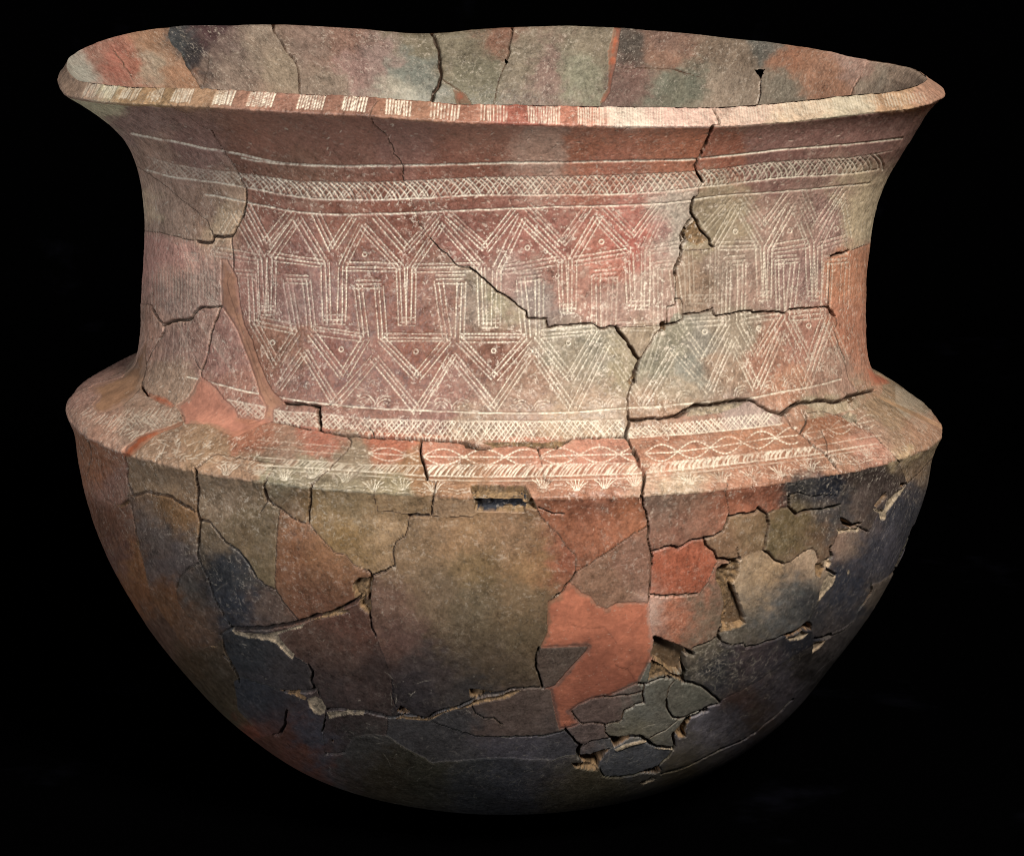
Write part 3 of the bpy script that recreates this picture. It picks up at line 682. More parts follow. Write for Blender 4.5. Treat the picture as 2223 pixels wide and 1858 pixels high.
# worn lattice on the left shoulder
LU = pts('D', '350,1190 550,1070 850,1180'); LL = pts('D', '250,1260 500,1260 820,1230')
for x in np.arange(250, 385, 5.5):
    stroke([(x, 905+rng.normal(0, 5)), (x+22, 925+rng.normal(0, 5))], 1.8, .45, .4); stroke([(x+20, 890+rng.normal(0, 5)), (x, 915+rng.normal(0, 5))], 1.7, .4, .4)
for x in np.arange(175, 300, 5.0):
    y = np.interp(x, [175, 300], [905, 955]); stroke([(x, y+rng.normal(0, 5)), (x+18, y-16+rng.normal(0, 5))], 1.8, .45, .3)
for k in range(70):
    x = rng.uniform(310, 640); y = np.interp(x, [310, 640], [965, 1015])+rng.uniform(-22, 22); a = rng.normal(-.5, .7); l = rng.uniform(6, 22)
    stroke([(x, y), (x+l*math.cos(a), y+l*math.sin(a))], 1.8, rng.uniform(.25, .6), .3)
for k in range(22):
    a = (k-11)*.035; stroke([(1975+40*a*10*.2-60*k/22., 838+2.2*k), (2035-30*k/22., 880+3*k)], 1.6, .22)
# cord-hatched lip
LIN = np.array(rim_front+[(2043, 198)], float); LIN = np.vstack([[(134, 172)], LIN])
LOUT = np.array([(134, 197), (179, 212), (339, 222), (442, 227), (613, 236), (800, 246), (971, 261.5), (1142, 268), (1313, 275), (1500, 273.5), (1550, 273), (1673, 261.5), (1810, 239), (1947, 232), (2040, 215)], float)
def lipgroup(x0, x1, n, s, slant):
    for x in np.linspace(x0, x1, n):
        stroke([(x+slant+rng.normal(0, .6), yon(LIN, x+slant)+3+rng.normal(0, 1)), (x+rng.normal(0, .6), yon(LOUT, x)-3+rng.normal(0, 1.5))], 2.9, s*rng.uniform(.75, 1.1), .3)
for x0, x1, n, s, sl in ((178, 205, 7, .6, 14), (215, 240, 7, .6, 14), (258, 292, 8, .7, 13), (318, 345, 7, .7, 12), (372, 410, 9, .75, 11), (462, 500, 9, 1.1, 10), (536, 588, 11, 1.1, 9), (645, 698, 10, 1.1, 8), (742, 790, 9, 1.1, 7), (838, 888, 9, 1.05, 3), (934, 994, 9, 1.0, 3), (1044, 1100, 9, .95, 1), (1148, 1214, 13, .85, 0), (1256, 1310, 11, .7, 0), (1320, 1440, 22, .55, -1), (1450, 1540, 16, .35, -3), (1560, 1690, 24, .4, -4), (1700, 1800, 20, .45, -6), (1815, 1910, 18, .45, -7), (1925, 2010, 14, .45, -8)):
    lipgroup(x0, x1, n, s, sl)
# stray scuffs and scratches
for k in range(520):
    y = rng.uniform(270, 960); x = rng.uniform(330, 1880); a = rng.normal(0, .6) if y < 460 else rng.uniform(0, 3.1); l = rng.uniform(2, 8)
    stroke([(x, y), (x+l*math.cos(a), y+l*math.sin(a))], rng.uniform(1.4, 2.4), rng.uniform(.2, .6))
for k in range(200):
    a0 = rng.uniform(-1.2, 1.2); y = rng.uniform(1100, 1640); x = 1095+math.sin(a0)*(900-max(0, y-1100)*.9); a = rng.normal(0, .5) if rng.random() < .6 else rng.uniform(0, 3.1); l = rng.uniform(6, 34) if rng.random() < .25 else rng.uniform(2, 5)
    stroke([(x, y), (x+l*.5*math.cos(a), y+l*.5*math.sin(a)+rng.normal(0, .6)), (x+l*math.cos(a+.1), y+l*math.sin(a+.1))], .7, rng.uniform(.1, .3))
def craze(cx, cy, rx, ry, n, s):                     # pale crazing of the burnt surface
    for k in range(n):
        x, y = cx+rng.normal(0, rx), cy+rng.normal(0, ry); a = rng.uniform(0, 6.28); p = [(x, y)]
        for q in range(rng.integers(3, 7)):
            a += rng.normal(0, .8); l = rng.uniform(3, 7); x += l*math.cos(a); y += l*.8*math.sin(a); p.append((x, y))
        stroke(p, .5, .6*s*rng.uniform(.3, 1.1), .3)
craze(520, 1110, 110, 45, 120, .42); craze(760, 1120, 60, 40, 60, .4); craze(900, 1190, 90, 60, 50, .25); craze(1570, 1440, 65, 40, 110, .55); craze(1680, 1185, 60, 45, 60, .35)
craze(1500, 1330, 40, 60, 40, .35); craze(1300, 1640, 140, 40, 70, .3); craze(1150, 1680, 150, 25, 50, .25); craze(1500, 1560, 80, 40, 70, .3); craze(330, 1000, 60, 25, 40, .3); craze(1760, 1060, 60, 30, 40, .35)

# ------------------------------------------------------------------ fine surface grids
def albedo(c, n, y):  # divides out lamp shading only; cast shadows stay in the colour
    sh = KEY_E*max(0, n@KEY_DIR)*np.array(KEY_COL)+FILL_E*max(0, n@FILL_DIR)*np.array(FILL_COL)+.02
    a = lin(c)/np.maximum(sh, .42 if y < 1030 else np.interp(y, [1030, 1300, 1600], [.42, .34, .26]))
    g = a@np.array([.3, .59, .11]); blue = max(0.0, a[2]-a[0])/max(a.max(), 1e-4)
    return np.clip(g+(a-g)*(1.0-.45*min(blue*3, 1)), .006, .72)
class Grid:
    """a (rows x columns) patch of the vessel wall with the marks written on it"""
    def __init__(s, th, r, z, offset_sign):
        s.nr, s.nc = len(r), len(th); s.th = th; s.r, s.z = r, z
        T, R = np.meshgrid(th, r); _, Z = np.meshgrid(th, z)
        s.P = surf(T.ravel(), R.ravel(), Z.ravel()).reshape(s.nr, s.nc, 3)
        s.N = s.normals(s.P)*offset_sign
        s.sign = offset_sign
        s.px, s.py = [a.astype(np.float32).ravel() for a in proj(s.P.reshape(-1, 3))]
        n = s.nr*s.nc; s.n = n
        s.wrap = np.stack([T.ravel()*860*U, (Z.ravel()+R.ravel()*.35)*U, np.zeros(n)], 1).astype(np.float32)
        s.depth = np.zeros(n, np.float32); s.bar = np.zeros(n, bool); s.crk = np.zeros(n, np.float32)
        s.pig = np.zeros(n, np.float32); s.grv = np.zeros(n, np.float32)
        s.core = np.zeros(n, np.float32); s.corecol = np.zeros((n, 3), np.float32); s.plaster = np.zeros(n, np.int32)
        s.hole = np.zeros(n, bool); s.pdist = np.zeros(n, np.float32)
        C = 8; s.C = C; s.cx = 340
        ix = np.clip((s.px/C).astype(int)+20, 0, s.cx-1); iy = np.clip((s.py/C).astype(int)+20, 0, 299)
        cell = iy*s.cx+ix; s.order = np.argsort(cell, kind='stable'); s.start = np.searchsorted(cell[s.order], np.arange(s.cx*300+1))
        s.jx = 2.2*fbm2(s.px/9, s.py/9, 5, 2); s.jy = 2.2*fbm2(s.px/9, s.py/9, 15, 2)
    @staticmethod
    def normals(P):
        du = np.zeros_like(P); dv = np.zeros_like(P)
        du[:, 1:-1] = P[:, 2:]-P[:, :-2]; du[:, 0] = P[:, 1]-P[:, 0]; du[:, -1] = P[:, -1]-P[:, -2]
        dv[1:-1] = P[2:]-P[:-2]; dv[0] = P[1]-P[0]; dv[-1] = P[-1]-P[-2]
        n = np.cross(du, dv); return n/np.maximum(np.linalg.norm(n, axis=2, keepdims=True), 1e-9)
    def gather(s, x0, y0, x1, y1):
        a, b = int(x0//s.C)+20, int(x1//s.C)+20; c, d = int(y0//s.C)+20, int(y1//s.C)+20
        if b < 0 or a >= s.cx: return np.zeros(0, int)
        a, b = max(a, 0), min(b, s.cx-1)
        return np.concatenate([s.order[s.start[k*s.cx+a]:s.start[k*s.cx+b+1]] for k in range(max(c, 0), min(d, 299)+1)] or [np.zeros(0, int)])
    def segs(s, p, rad):
        for i in range(len(p)-1):
            (x0, y0), (x1, y1) = p[i], p[i+1]
            g = s.gather(min(x0, x1)-rad, min(y0, y1)-rad, max(x0, x1)+rad, max(y0, y1)+rad)
            if not len(g): continue
            dx, dy = x1-x0, y1-y0; L2 = max(dx*dx+dy*dy, 1e-6)
            qx, qy = s.px[g]-x0, s.py[g]-y0; t = np.clip((qx*dx+qy*dy)/L2, 0, 1)
            d = np.hypot(qx-t*dx, qy-t*dy); k = d < rad
            yield i, g[k], d[k], t[k]
    def crack(s, p, w, seed):
        d = np.r_[0, np.cumsum(np.hypot(*np.diff(p, axis=0).T))]; t = np.linspace(0, d[-1], max(3, int(d[-1]/5)+1))
        q = np.stack([np.interp(t, d, p[:, 0]), np.interp(t, d, p[:, 1])], 1)
        tn = np.gradient(q, axis=0); tn /= np.maximum(np.hypot(*tn.T)[:, None], 1e-6)
        am = np.minimum(1.0+.12*w, 2.0)*np.clip(np.minimum(t, t[-1]-t)/8, 0, 1)
        j = am*(vnoise2(t/7, t*0+.3, seed)+.9*vnoise2(t/19, t*0+.3, seed+50))
        q = q+np.stack([-tn[:, 1], tn[:, 0]], 1)*j[:, None]
        hw = w/2*(1+.45*vnoise2(t/14, t*0+.7, seed+90)); hw = np.maximum(hw*.74, .75)
        D = min(max(1.3, 2.5*w-3.8), 19.0) if w > 1.1 else .55
        for i, g, dd, tt in s.segs(q, max(w*1.6, 3.2)):
            h = hw[i]+(hw[i+1]-hw[i])*tt; f = dd/h
            v = D*(1-sstep(.5, 1.12, f))
            if w >= 3.5: v = np.maximum(v, .7*(1-sstep(1.0, 1.9, f)))
            s.depth[g] = np.maximum(s.depth[g], v); s.crk[g] = np.maximum(s.crk[g], (1-sstep(.75, 1.15, f))*(1 if w > 1.1 else .35))
            s.bar[g[dd < np.maximum(1.75, h[:, ] * .8)]] = True
    def line(s, p, w, st, cord):
        d = np.r_[0, np.cumsum(np.hypot(*np.diff(p, axis=0).T))]
        if d[-1] < .5: return
        ph = rng.uniform(0, 6)
        for i, g, dd, tt in s.segs(p, w*.5+1.6):
            a = d[i]+(d[i+1]-d[i])*tt
            m = 1-cord*.42*(1+np.sin(2*math.pi*a/7.6+ph))
            v = st*m*(1-sstep(w*.5-.55, w*.5+.95, dd))
            s.pig[g] = np.maximum(s.pig[g], v); s.grv[g] = np.maximum(s.grv[g], v)
    def poly(s, p, jit=1.0):
        g = s.gather(p[:, 0].min()-6, p[:, 1].min()-6, p[:, 0].max()+6, p[:, 1].max()+6)
        x, y = s.px[g]+jit*s.jx[g], s.py[g]+jit*s.jy[g]
        ins = np.zeros(len(g), bool); dist = np.full(len(g), 1e9, np.float32)
        for (x0, y0), (x1, y1) in zip(p, np.roll(p, -1, axis=0)):
            c = (y0 > y) != (y1 > y)
            with np.errstate(divide='ignore', invalid='ignore'): ins ^= c & (x < (x1-x0)*(y-y0)/(y1-y0+1e-12)+x0)
            dx, dy = x1-x0, y1-y0; t = np.clip(((x-x0)*dx+(y-y0)*dy)/max(dx*dx+dy*dy, 1e-6), 0, 1)
            dist = np.minimum(dist, np.hypot(x-x0-t*dx, y-y0-t*dy))
        return g[ins], dist[ins]
    def label(s, raw=False):
        """sherds: patches of wall enclosed by fractures"""
        bar = s.bar.reshape(s.nr, s.nc); parent = [0]
        def find(a):
            while parent[a] != a: parent[a] = parent[parent[a]]; a = parent[a]
            return a
        lab = np.zeros((s.nr, s.nc), np.int32); prev = []
        for i in range(s.nr):
            row = ~bar[i]; e = np.flatnonzero(np.diff(np.r_[0, row.astype(np.int8), 0])); runs = []
            k = 0
            for a, b in zip(e[::2], e[1::2]):
                cur = 0
                while k < len(prev) and prev[k][1] <= a: k += 1
                m = k
                while m < len(prev) and prev[m][0] < b:
                    r = find(prev[m][2])
                    if not cur: cur = r
                    elif r != cur: parent[max(r, cur)] = min(r, cur); cur = min(r, cur)
                    m += 1
                if not cur: cur = len(parent); parent.append(cur)
                lab[i, a:b] = cur; runs.append((a, b, cur))
            prev = runs
        root = np.array([find(i) for i in range(len(parent))], np.int32); lab = root[lab]
        if raw: s.lab = lab; return
        cnt = np.bincount(lab.ravel(), minlength=len(parent)); small = cnt < 420; small[0] = True; lab[small[lab]] = 0
        for _ in range(400):
            if not (lab == 0).any(): break
            for ax, sh in ((0, 1), (0, -1), (1, 1), (1, -1)):
                nb = np.roll(lab, sh, axis=ax)
                if ax == 0: nb[0 if sh == 1 else -1] = 0
                else: nb[:, 0 if sh == 1 else -1] = 0
                m = (lab == 0) & (nb > 0); lab[m] = nb[m]
        s.lab = lab
    def colour(s, samples):
        """colour field from the colours seen, changing abruptly only from sherd to sherd"""
        lab = s.lab.ravel()*4+(np.repeat(ZONE, s.nc) if s is front else 0); NN = s.N.reshape(-1, 3)
        wx = s.px+34*fbm2(s.px/44, s.py/34, 31, 5); wy = s.py+30*fbm2(s.px/44, s.py/34, 71, 5)
        nz = [np.exp(1.5*fbm2(s.px/13, s.py/10, 200+11*i, 3)) for i in range(6)]; used = []
        acc = np.zeros((s.n, 3), np.float32); wt = np.zeros(s.n, np.float32)
        for x, y, c in samples:
            g = s.gather(x-14, y-14, x+14, y+14)
            if not len(g): continue
            k = g[np.argmin((s.px[g]-x)**2+(s.py[g]-y)**2)]
            alb = albedo(c, NN[k], y).astype(np.float32)
            d2 = (wx-x)**2+(wy-y)**2
            w = np.where(lab == lab[k], np.float32(1), np.where(lab % 4 == lab[k] % 4, np.float32(.07), np.float32(.004)))*nz[len(used) % 6]/((d2+np.float32(500.0 if y < 1075 else 1500.0))*1e-3)**np.float32(2.7 if y < 1075 else 2.2)
            used.append(k); acc += w[:, None]*alb; wt += w
        return acc/np.maximum(wt, 1e-20)[:, None]

def ang_cols(a, n, k):
    t = np.linspace(-a, a, 4001); dens = k+(1-k)*np.cos(t); c = np.r_[0, np.cumsum((dens[1:]+dens[:-1])/2)]
    return np.interp(np.linspace(0, c[-1], n), c, t)
TH = ang_cols(math.radians(112), 1330, .42)
front = Grid(TH, PR, PZ, 1.0)
# inside wall
inner_pts = np.array([(895, 796.6), (890, 794), (878, 779), (857, 752), (829, 713), (800, 670), (775, 620), (755, 565), (742, 510), (735, 440), (733, 330), (738, 230), (765, 165), (840, 100), (885, 40), (890, -60), (860, -210), (790, -350), (690, -480), (560, -600), (420, -690), (250, -745), (90, -764), (1, -766)], float)
ip = dense(inner_pts); ia = np.r_[0, np.cumsum(np.hypot(*np.diff(ip, axis=0).T))]
ir = [0.0]
while ir[-1] < ia[-1]: ir.append(ir[-1]+(2.4 if ir[-1] < 262 else 18.0))
ir[-1] = ia[-1]; ir = np.array(ir)
th_b = math.pi+np.array(ang_cols(math.radians(96), 1050, .5)); th_f = np.linspace(th_b[-1], th_b[0]+2*math.pi, 120)[1:]
inner = Grid(np.r_[th_b, th_f], np.interp(ir, ia, ip[:, 0]), np.interp(ir, ia, ip[:, 1]), 1.0)
front_side = np.cos(inner.th) > .25
seen = np.tile(~front_side, inner.nr) & (inner.wrap[:, 1] > -1)
inner.px[~seen] = -900                         # the near inside wall carries no marks
inner_z = np.repeat(inner.z, inner.nc); inner.px[inner_z < 560] = -900
cell = np.clip((inner.py/8).astype(int)+20, 0, 299)*inner.cx+np.clip((inner.px/8).astype(int)+20, 0, inner.cx-1)
inner.order = np.argsort(cell, kind='stable'); inner.start = np.searchsorted(cell[inner.order], np.arange(inner.cx*300+1))

CLAY, PALE, DARK = lin((126, 101, 72)), lin((158, 142, 120)), lin((84, 62, 46))
for g, txt in ((front, CR), (inner, CRI)):
    for k, l in enumerate(txt.split('\n')):
        h, t = l.split('|'); sh, w = h.split(); q = pts(sh, t)
        if g is inner:                         # inside, fractures run on below what can be seen
            if q[0, 1] < 80: q = np.vstack([q[:1]-[0, 16], q])
            if q[-1, 1] > 185: q = np.vstack([q, q[-1:]+(q[-1:]-q[-2:-1])*.8, q[-1:]+[[0, 150]]])
        g.crack(q, float(w), 100+7*k)
for l in PO.split('\n'):
    h, t = l.split('|'); kd, sh, dp = h.split(); dp = float(dp)
    g, dist = front.poly(pts(sh, t), .9)
    if not len(g): continue
    rough = fbm2(front.px[g]/7, front.py[g]/7, 3, 3)
    if dp > 0: front.depth[g] = np.maximum(front.depth[g], (dp*(1+.28*rough))*sstep(0, 3.2, dist))
    else: front.depth[g] = dp*sstep(0, 3, dist)
    m = sstep(0, .9, dist); front.core[g] = np.maximum(front.core[g], m)
    c = {'c': CLAY, 'p': PALE, 'h': lin((120, 92, 64))}[kd]
    front.corecol[g] = c*np.clip(1+.75*rough[:, None]+.3*fbm2(front.px[g]/3, front.py[g]/3, 13, 2)[:, None], .25, 2); front.crk[g] *= .35
# the flaked edge: a pale shelf above, the burnt surface showing below
g, dist = front.poly(pts('H', '662,385 820,398 900,388 1000,394 1012,440 985,470 880,458 790,472 690,460'), 2.2); front.corecol[g] = lin((44, 46, 54))*(1+.3*fbm2(front.px[g]/6, front.py[g]/6, 9, 2)[:, None])
g, dist = front.poly(pts('H', '650,325 760,312 850,330 940,316 985,345 978,392 880,388 760,398 665,388'), 2.2); front.depth[g] = np.minimum(front.depth[g], 9+2*fbm2(front.px[g]/8, front.py[g]/8, 19, 2))
PLC = {}
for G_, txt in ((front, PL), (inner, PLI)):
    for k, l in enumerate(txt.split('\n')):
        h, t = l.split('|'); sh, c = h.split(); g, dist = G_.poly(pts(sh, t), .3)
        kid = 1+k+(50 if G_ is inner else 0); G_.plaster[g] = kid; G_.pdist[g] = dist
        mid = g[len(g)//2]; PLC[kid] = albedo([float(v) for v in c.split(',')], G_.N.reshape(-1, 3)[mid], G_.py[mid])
        G_.depth[g] = np.maximum(G_.depth[g]*sstep(5, 0, dist)*.7, 1.6*sstep(7, 0, dist))
        G_.crk[g] *= .5
for part in HOI.split('|'):
    sh, t = part.split(' ', 1); g, dist = inner.poly(pts(sh, t), .4); inner.hole[g] = True
for p, w, st, cord in ST: front.line(p, w, st, cord)
front.pig *= (front.plaster == 0); front.grv *= (front.plaster == 0)
front.pig *= 1-np.clip(front.core, 0, 1); front.pig *= 1-.8*front.crk
front.pig *= np.clip(.78+.75*fbm2(front.px/5.5, front.py/5.5, 41, 2)+.65*fbm2(front.px/48, front.py/48, 42, 3), .08, 1.05)
# keep each fill in one piece
for G_ in (front, inner):
    for kid in np.unique(G_.plaster)[1:]:
        save = G_.bar; G_.bar = G_.plaster != kid; G_.label(True); l = G_.lab.ravel(); G_.bar = save
        c = np.bincount(l); c[0] = 0; G_.plaster[(l != c.argmax()) & (G_.plaster == kid)] = 0
away = np.einsum('ij,ij->i', front.N.reshape(-1, 3), CAM-front.P.reshape(-1, 3)) < 60; front.bar |= away
inner.bar |= (inner.px < -500) | np.repeat(ir > 256, inner.nc)
front.bar |= (front.plaster > 0) | (front.core > .5); inner.bar |= (inner.plaster > 0) | inner.hole
front.label(); inner.label()

def tone(c, x, y):                             # eye estimates -> measured level; light falloff painted into the bowl's left side
    c = np.array(c); m = c.mean()
    k = np.interp(y, [0, 200, 215, 262, 275, 400, 450, 880, 1060], [1.24, 1.24, 1.16, 1.16, 1.0, 1.03, 1.08, 1.08, 1.08])
    if x < 560 and 420 < y < 880: k = 1.16
    if y > 1075: k = np.interp(m, [20, 45, 90, 115], [.94, 1.12, 1.22, 1.30])
    if y > 1440: k *= np.interp(y, [1440, 1560], [1, 1.2])
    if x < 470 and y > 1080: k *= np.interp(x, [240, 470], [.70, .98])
    chroma = (c.max()-c.min())/max(c.max(), 1)
    sat = np.interp(m, [55, 110], [.96, .80])*np.interp(chroma, [.5, .7], [1, .84])
    if y < 880: sat *= .98 if y > 400 else .88 if y > 200 else .78
    hue = 1+np.array([.03, -.035, -.01])*np.interp(m, [70, 95], [0, 1]) if y > 1075 else np.array([1.0, .985, .98]) if y < 200 else np.array([1.0, .99, .99])
    out = (m+(c-m)*sat)*k*hue
    if y < 1060: out = out*(1-np.array([0, .012, .05])*np.interp(chroma, [.2, .4], [1, 0]))
    red = np.interp((c[0]-c[1])/max(c[0], 1), [.28, .46], [0, 1])                # brick rather than pink
    return out*(1+red*np.array([.0, .065, -.01]))
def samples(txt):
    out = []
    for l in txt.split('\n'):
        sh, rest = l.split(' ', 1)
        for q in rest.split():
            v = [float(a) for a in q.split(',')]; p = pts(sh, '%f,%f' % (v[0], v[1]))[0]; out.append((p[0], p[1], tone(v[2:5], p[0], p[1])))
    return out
SHERD_TINT = {}
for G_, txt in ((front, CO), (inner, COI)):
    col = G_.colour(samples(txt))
    lab = G_.lab.ravel(); ids = np.unique(lab)
    tint = np.ones(lab.max()+1, np.float32); off = np.zeros(lab.max()+1, np.float32)
    tint[ids] = rng.normal(1, .05, len(ids)); off[ids] = np.clip(rng.normal(0, .55, len(ids)), -1.1, 1.1)
    col *= tint[lab][:, None]
    k = G_.crk[:, None]; col = col*(1-k)+k*np.minimum(DARK, col*.62)
    k = G_.core[:, None]; col = col*(1-k)+k*G_.corecol
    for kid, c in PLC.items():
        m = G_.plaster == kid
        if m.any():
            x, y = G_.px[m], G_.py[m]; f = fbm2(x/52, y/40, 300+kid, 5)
            q = np.clip(.30+.75*f, 0, 1) if kid != 1 else np.clip(.12+.6*f+1.1*np.exp(-((x-1290)/120)**2-((y-1500)/95)**2), 0, 1)  # main fill browner low down: retouch toning plus painted light falloff
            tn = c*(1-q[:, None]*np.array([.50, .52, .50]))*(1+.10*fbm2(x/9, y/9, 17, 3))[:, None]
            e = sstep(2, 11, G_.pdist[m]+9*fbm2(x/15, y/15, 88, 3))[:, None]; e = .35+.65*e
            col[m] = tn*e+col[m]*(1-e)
    G_.col = col; G_.off = off[lab]
def bump(x, y, cx, cy, rx, ry): return np.exp(-((x-cx)/rx)**2-((y-cy)/ry)**2)
X, Y = front.px, front.py
front.scuff = np.clip(.20+.40*sstep(300, 460, Y)*sstep(1120, 1000, Y)+.62*bump(X, Y, 1400, 640, 330, 260)+.25*bump(X, Y, 1750, 700, 250, 250)+.5*bump(X, Y, 1550, 250, 330, 40)
    + .25*bump(X, Y, 1450, 1060, 420, 60)+.2*bump(X, Y, 600, 1110, 160, 70)+.3*bump(X, Y, 1560, 1430, 110, 60)-.16*sstep(1230, 1450, Y), .03, 1)*(front.plaster == 0)
inner.scuff = np.full(inner.n, .42, np.float32)*(inner.plaster == 0)

# ------------------------------------------------------------------ materials
class NT:
    def __init__(s, name):
        s.m = bpy.data.materials.new(name); s.m.use_nodes = True; s.t = s.m.node_tree; s.b = s.t.nodes['Principled BSDF']
    def n(s, kind, **kw):
        nd = s.t.nodes.new(kind)
        for k, v in kw.items(): setattr(nd, k, v)
        return nd
    def set(s, sock, v):
        if hasattr(v, 'is_linked') or hasattr(v, 'links'): s.t.links.new(v, sock)
        else: sock.default_value = v
    def math(s, op, a, b=0.0, clamp=False):
        nd = s.n('ShaderNodeMath', operation=op, use_clamp=clamp); s.set(nd.inputs[0], a); s.set(nd.inputs[1], b); return nd.outputs[0]
    def ramp(s, v, a, b, c=0.0, d=1.0):
        nd = s.n('ShaderNodeMapRange', interpolation_type='SMOOTHSTEP'); s.set(nd.inputs[0], v)
        for i, q in enumerate((a, b, c, d)): nd.inputs[i+1].default_value = q
        return nd.outputs[0]
    def noise(s, vec, scale, detail=4.0, rough=.6):
        nd = s.n('ShaderNodeTexNoise'); s.t.links.new(vec, nd.inputs['Vector']); nd.inputs['Scale'].default_value = scale; nd.inputs['Detail'].default_value = detail; nd.inputs['Roughness'].default_value = rough
        return nd.outputs['Fac']
    def mix(s, f, a, b, mode='MIX'):
        nd = s.n('ShaderNodeMix', data_type='RGBA', blend_type=mode); s.set(nd.inputs[0], f); s.set(nd.inputs[6], a); s.set(nd.inputs[7], b); return nd.outputs[2]
    def scale(s, vec, v):
        nd = s.n('ShaderNodeVectorMath', operation='MULTIPLY'); s.t.links.new(vec, nd.inputs[0]); nd.inputs[1].default_value = v; return nd.outputs[0]

def clay_material():
    m = NT('fired_clay'); pos = m.n('ShaderNodeNewGeometry').outputs['Position']
    col = m.n('ShaderNodeAttribute', attribute_name='Col').outputs['Color']
    msk = m.n('ShaderNodeSeparateColor'); m.t.links.new(m.n('ShaderNodeAttribute', attribute_name='Mask').outputs['Color'], msk.inputs[0])
    pig, scuff, core = msk.outputs[0], msk.outputs[1], msk.outputs[2]
    wrap = m.n('ShaderNodeAttribute', attribute_name='wrap').outputs['Vector']
    n1 = m.noise(pos, 38, 6, .62); n2 = m.noise(pos, 210, 5, .65); n3 = m.noise(pos, 700, 4, .7)
    streak = m.noise(m.scale(wrap, (45, 240, 1)), 1.0, 5, .6)
    v = m.math('ADD', m.math('MULTIPLY', m.math('SUBTRACT', n1, .5), 1.1), m.math('MULTIPLY', m.math('SUBTRACT', n2, .5), 1.5))
    v = m.math('ADD', v, m.math('MULTIPLY', m.math('SUBTRACT', n3, .5), 1.7))
    v = m.math('ADD', v, m.math('MULTIPLY', m.math('SUBTRACT', streak, .5), .14))
    v = m.math('MAXIMUM', m.math('ADD', v, 1.0), .25)
    comb = m.n('ShaderNodeCombineColor')
    for i in range(3): m.t.links.new(v, comb.inputs[i])
    c = m.mix(1.0, col, comb.outputs[0], 'MULTIPLY')
    # warm / cool drift of the fired surface
    c = m.mix(m.ramp(m.noise(pos, 22, 5, .6), .50, .72, 0, .35), c, m.mix(1.0, c, (1.14, .94, .86, 1), 'MULTIPLY'))
    c = m.mix(m.ramp(m.noise(pos, 27, 5, .6), .52, .74, 0, .22), c, m.mix(1.0, c, (.78, .92, .98, 1), 'MULTIPLY'))
    # pale scuffing: soft bloom, grains and short burnish strokes
    bloom = m.math('MULTIPLY', m.ramp(m.noise(pos, 95, 8, .72), .50, .76, 0, .50), scuff)
    c = m.mix(bloom, c, (.62, .50, .40, 1))
    grain = m.math('MULTIPLY', m.ramp(m.noise(pos, 430, 4, .75), .54, .63, 0, 1), m.ramp(m.noise(pos, 60, 3, .6), .35, .65, .15, 1))
    grain = m.math('MULTIPLY', grain, m.math('ADD', m.math('MULTIPLY', scuff, .8), .02), True)
    c = m.mix(grain, c, (.86, .75, .63, 1))
    patch = m.math('MULTIPLY', m.ramp(m.noise(pos, 210, 7, .78), .58, .66, 0, .85), m.math('MULTIPLY', scuff, m.ramp(m.noise(pos, 30, 4, .6), .42, .62)))
    c = m.mix(patch, c, (.74, .63, .53, 1))
    strk = m.math('MULTIPLY', m.ramp(m.noise(m.scale(wrap, (150, 1100, 1)), 1.0, 3, .6), .70, .78, 0, .5), m.math('ADD', scuff, .06))
    c = m.mix(m.math('MULTIPLY', strk, m.ramp(n1, .4, .62)), c, (.72, .60, .48, 1))
    pit = m.ramp(m.noise(pos, 760, 2, .5), .30, .22, 0, .55)
    c = m.mix(pit, c, (.030, .020, .016, 1))
    # white paste in the incisions
    pg = m.math('MULTIPLY', pig, m.ramp(m.noise(pos, 420, 3, .6), .25, .50, .70, 1.15), True)
    c = m.mix(pg, c, (.88, .79, .64, 1))
    m.set(m.b.inputs['Base Color'], c)
    m.set(m.b.inputs['Roughness'], m.ramp(m.math('ADD', m.math('MULTIPLY', n2, .6), m.math('MULTIPLY', core, .6)), .1, .8, .33, .90))
    m.b.inputs['Specular IOR Level'].default_value = .5
    h = m.math('ADD', m.math('MULTIPLY', n3, .45), m.math('MULTIPLY', n2, .45))
    h = m.math('ADD', h, m.math('MULTIPLY', streak, .15)); h = m.math('ADD', h, m.math('MULTIPLY', m.math('MULTIPLY', m.noise(pos, 330, 6, .7), core), 2.2))
    bp = m.n('ShaderNodeBump'); bp.inputs['Strength'].default_value = .42; bp.inputs['Distance'].default_value = .0009; m.t.links.new(h, bp.inputs['Height'])
    m.t.links.new(bp.outputs[0], m.b.inputs['Normal'])
    return m.m
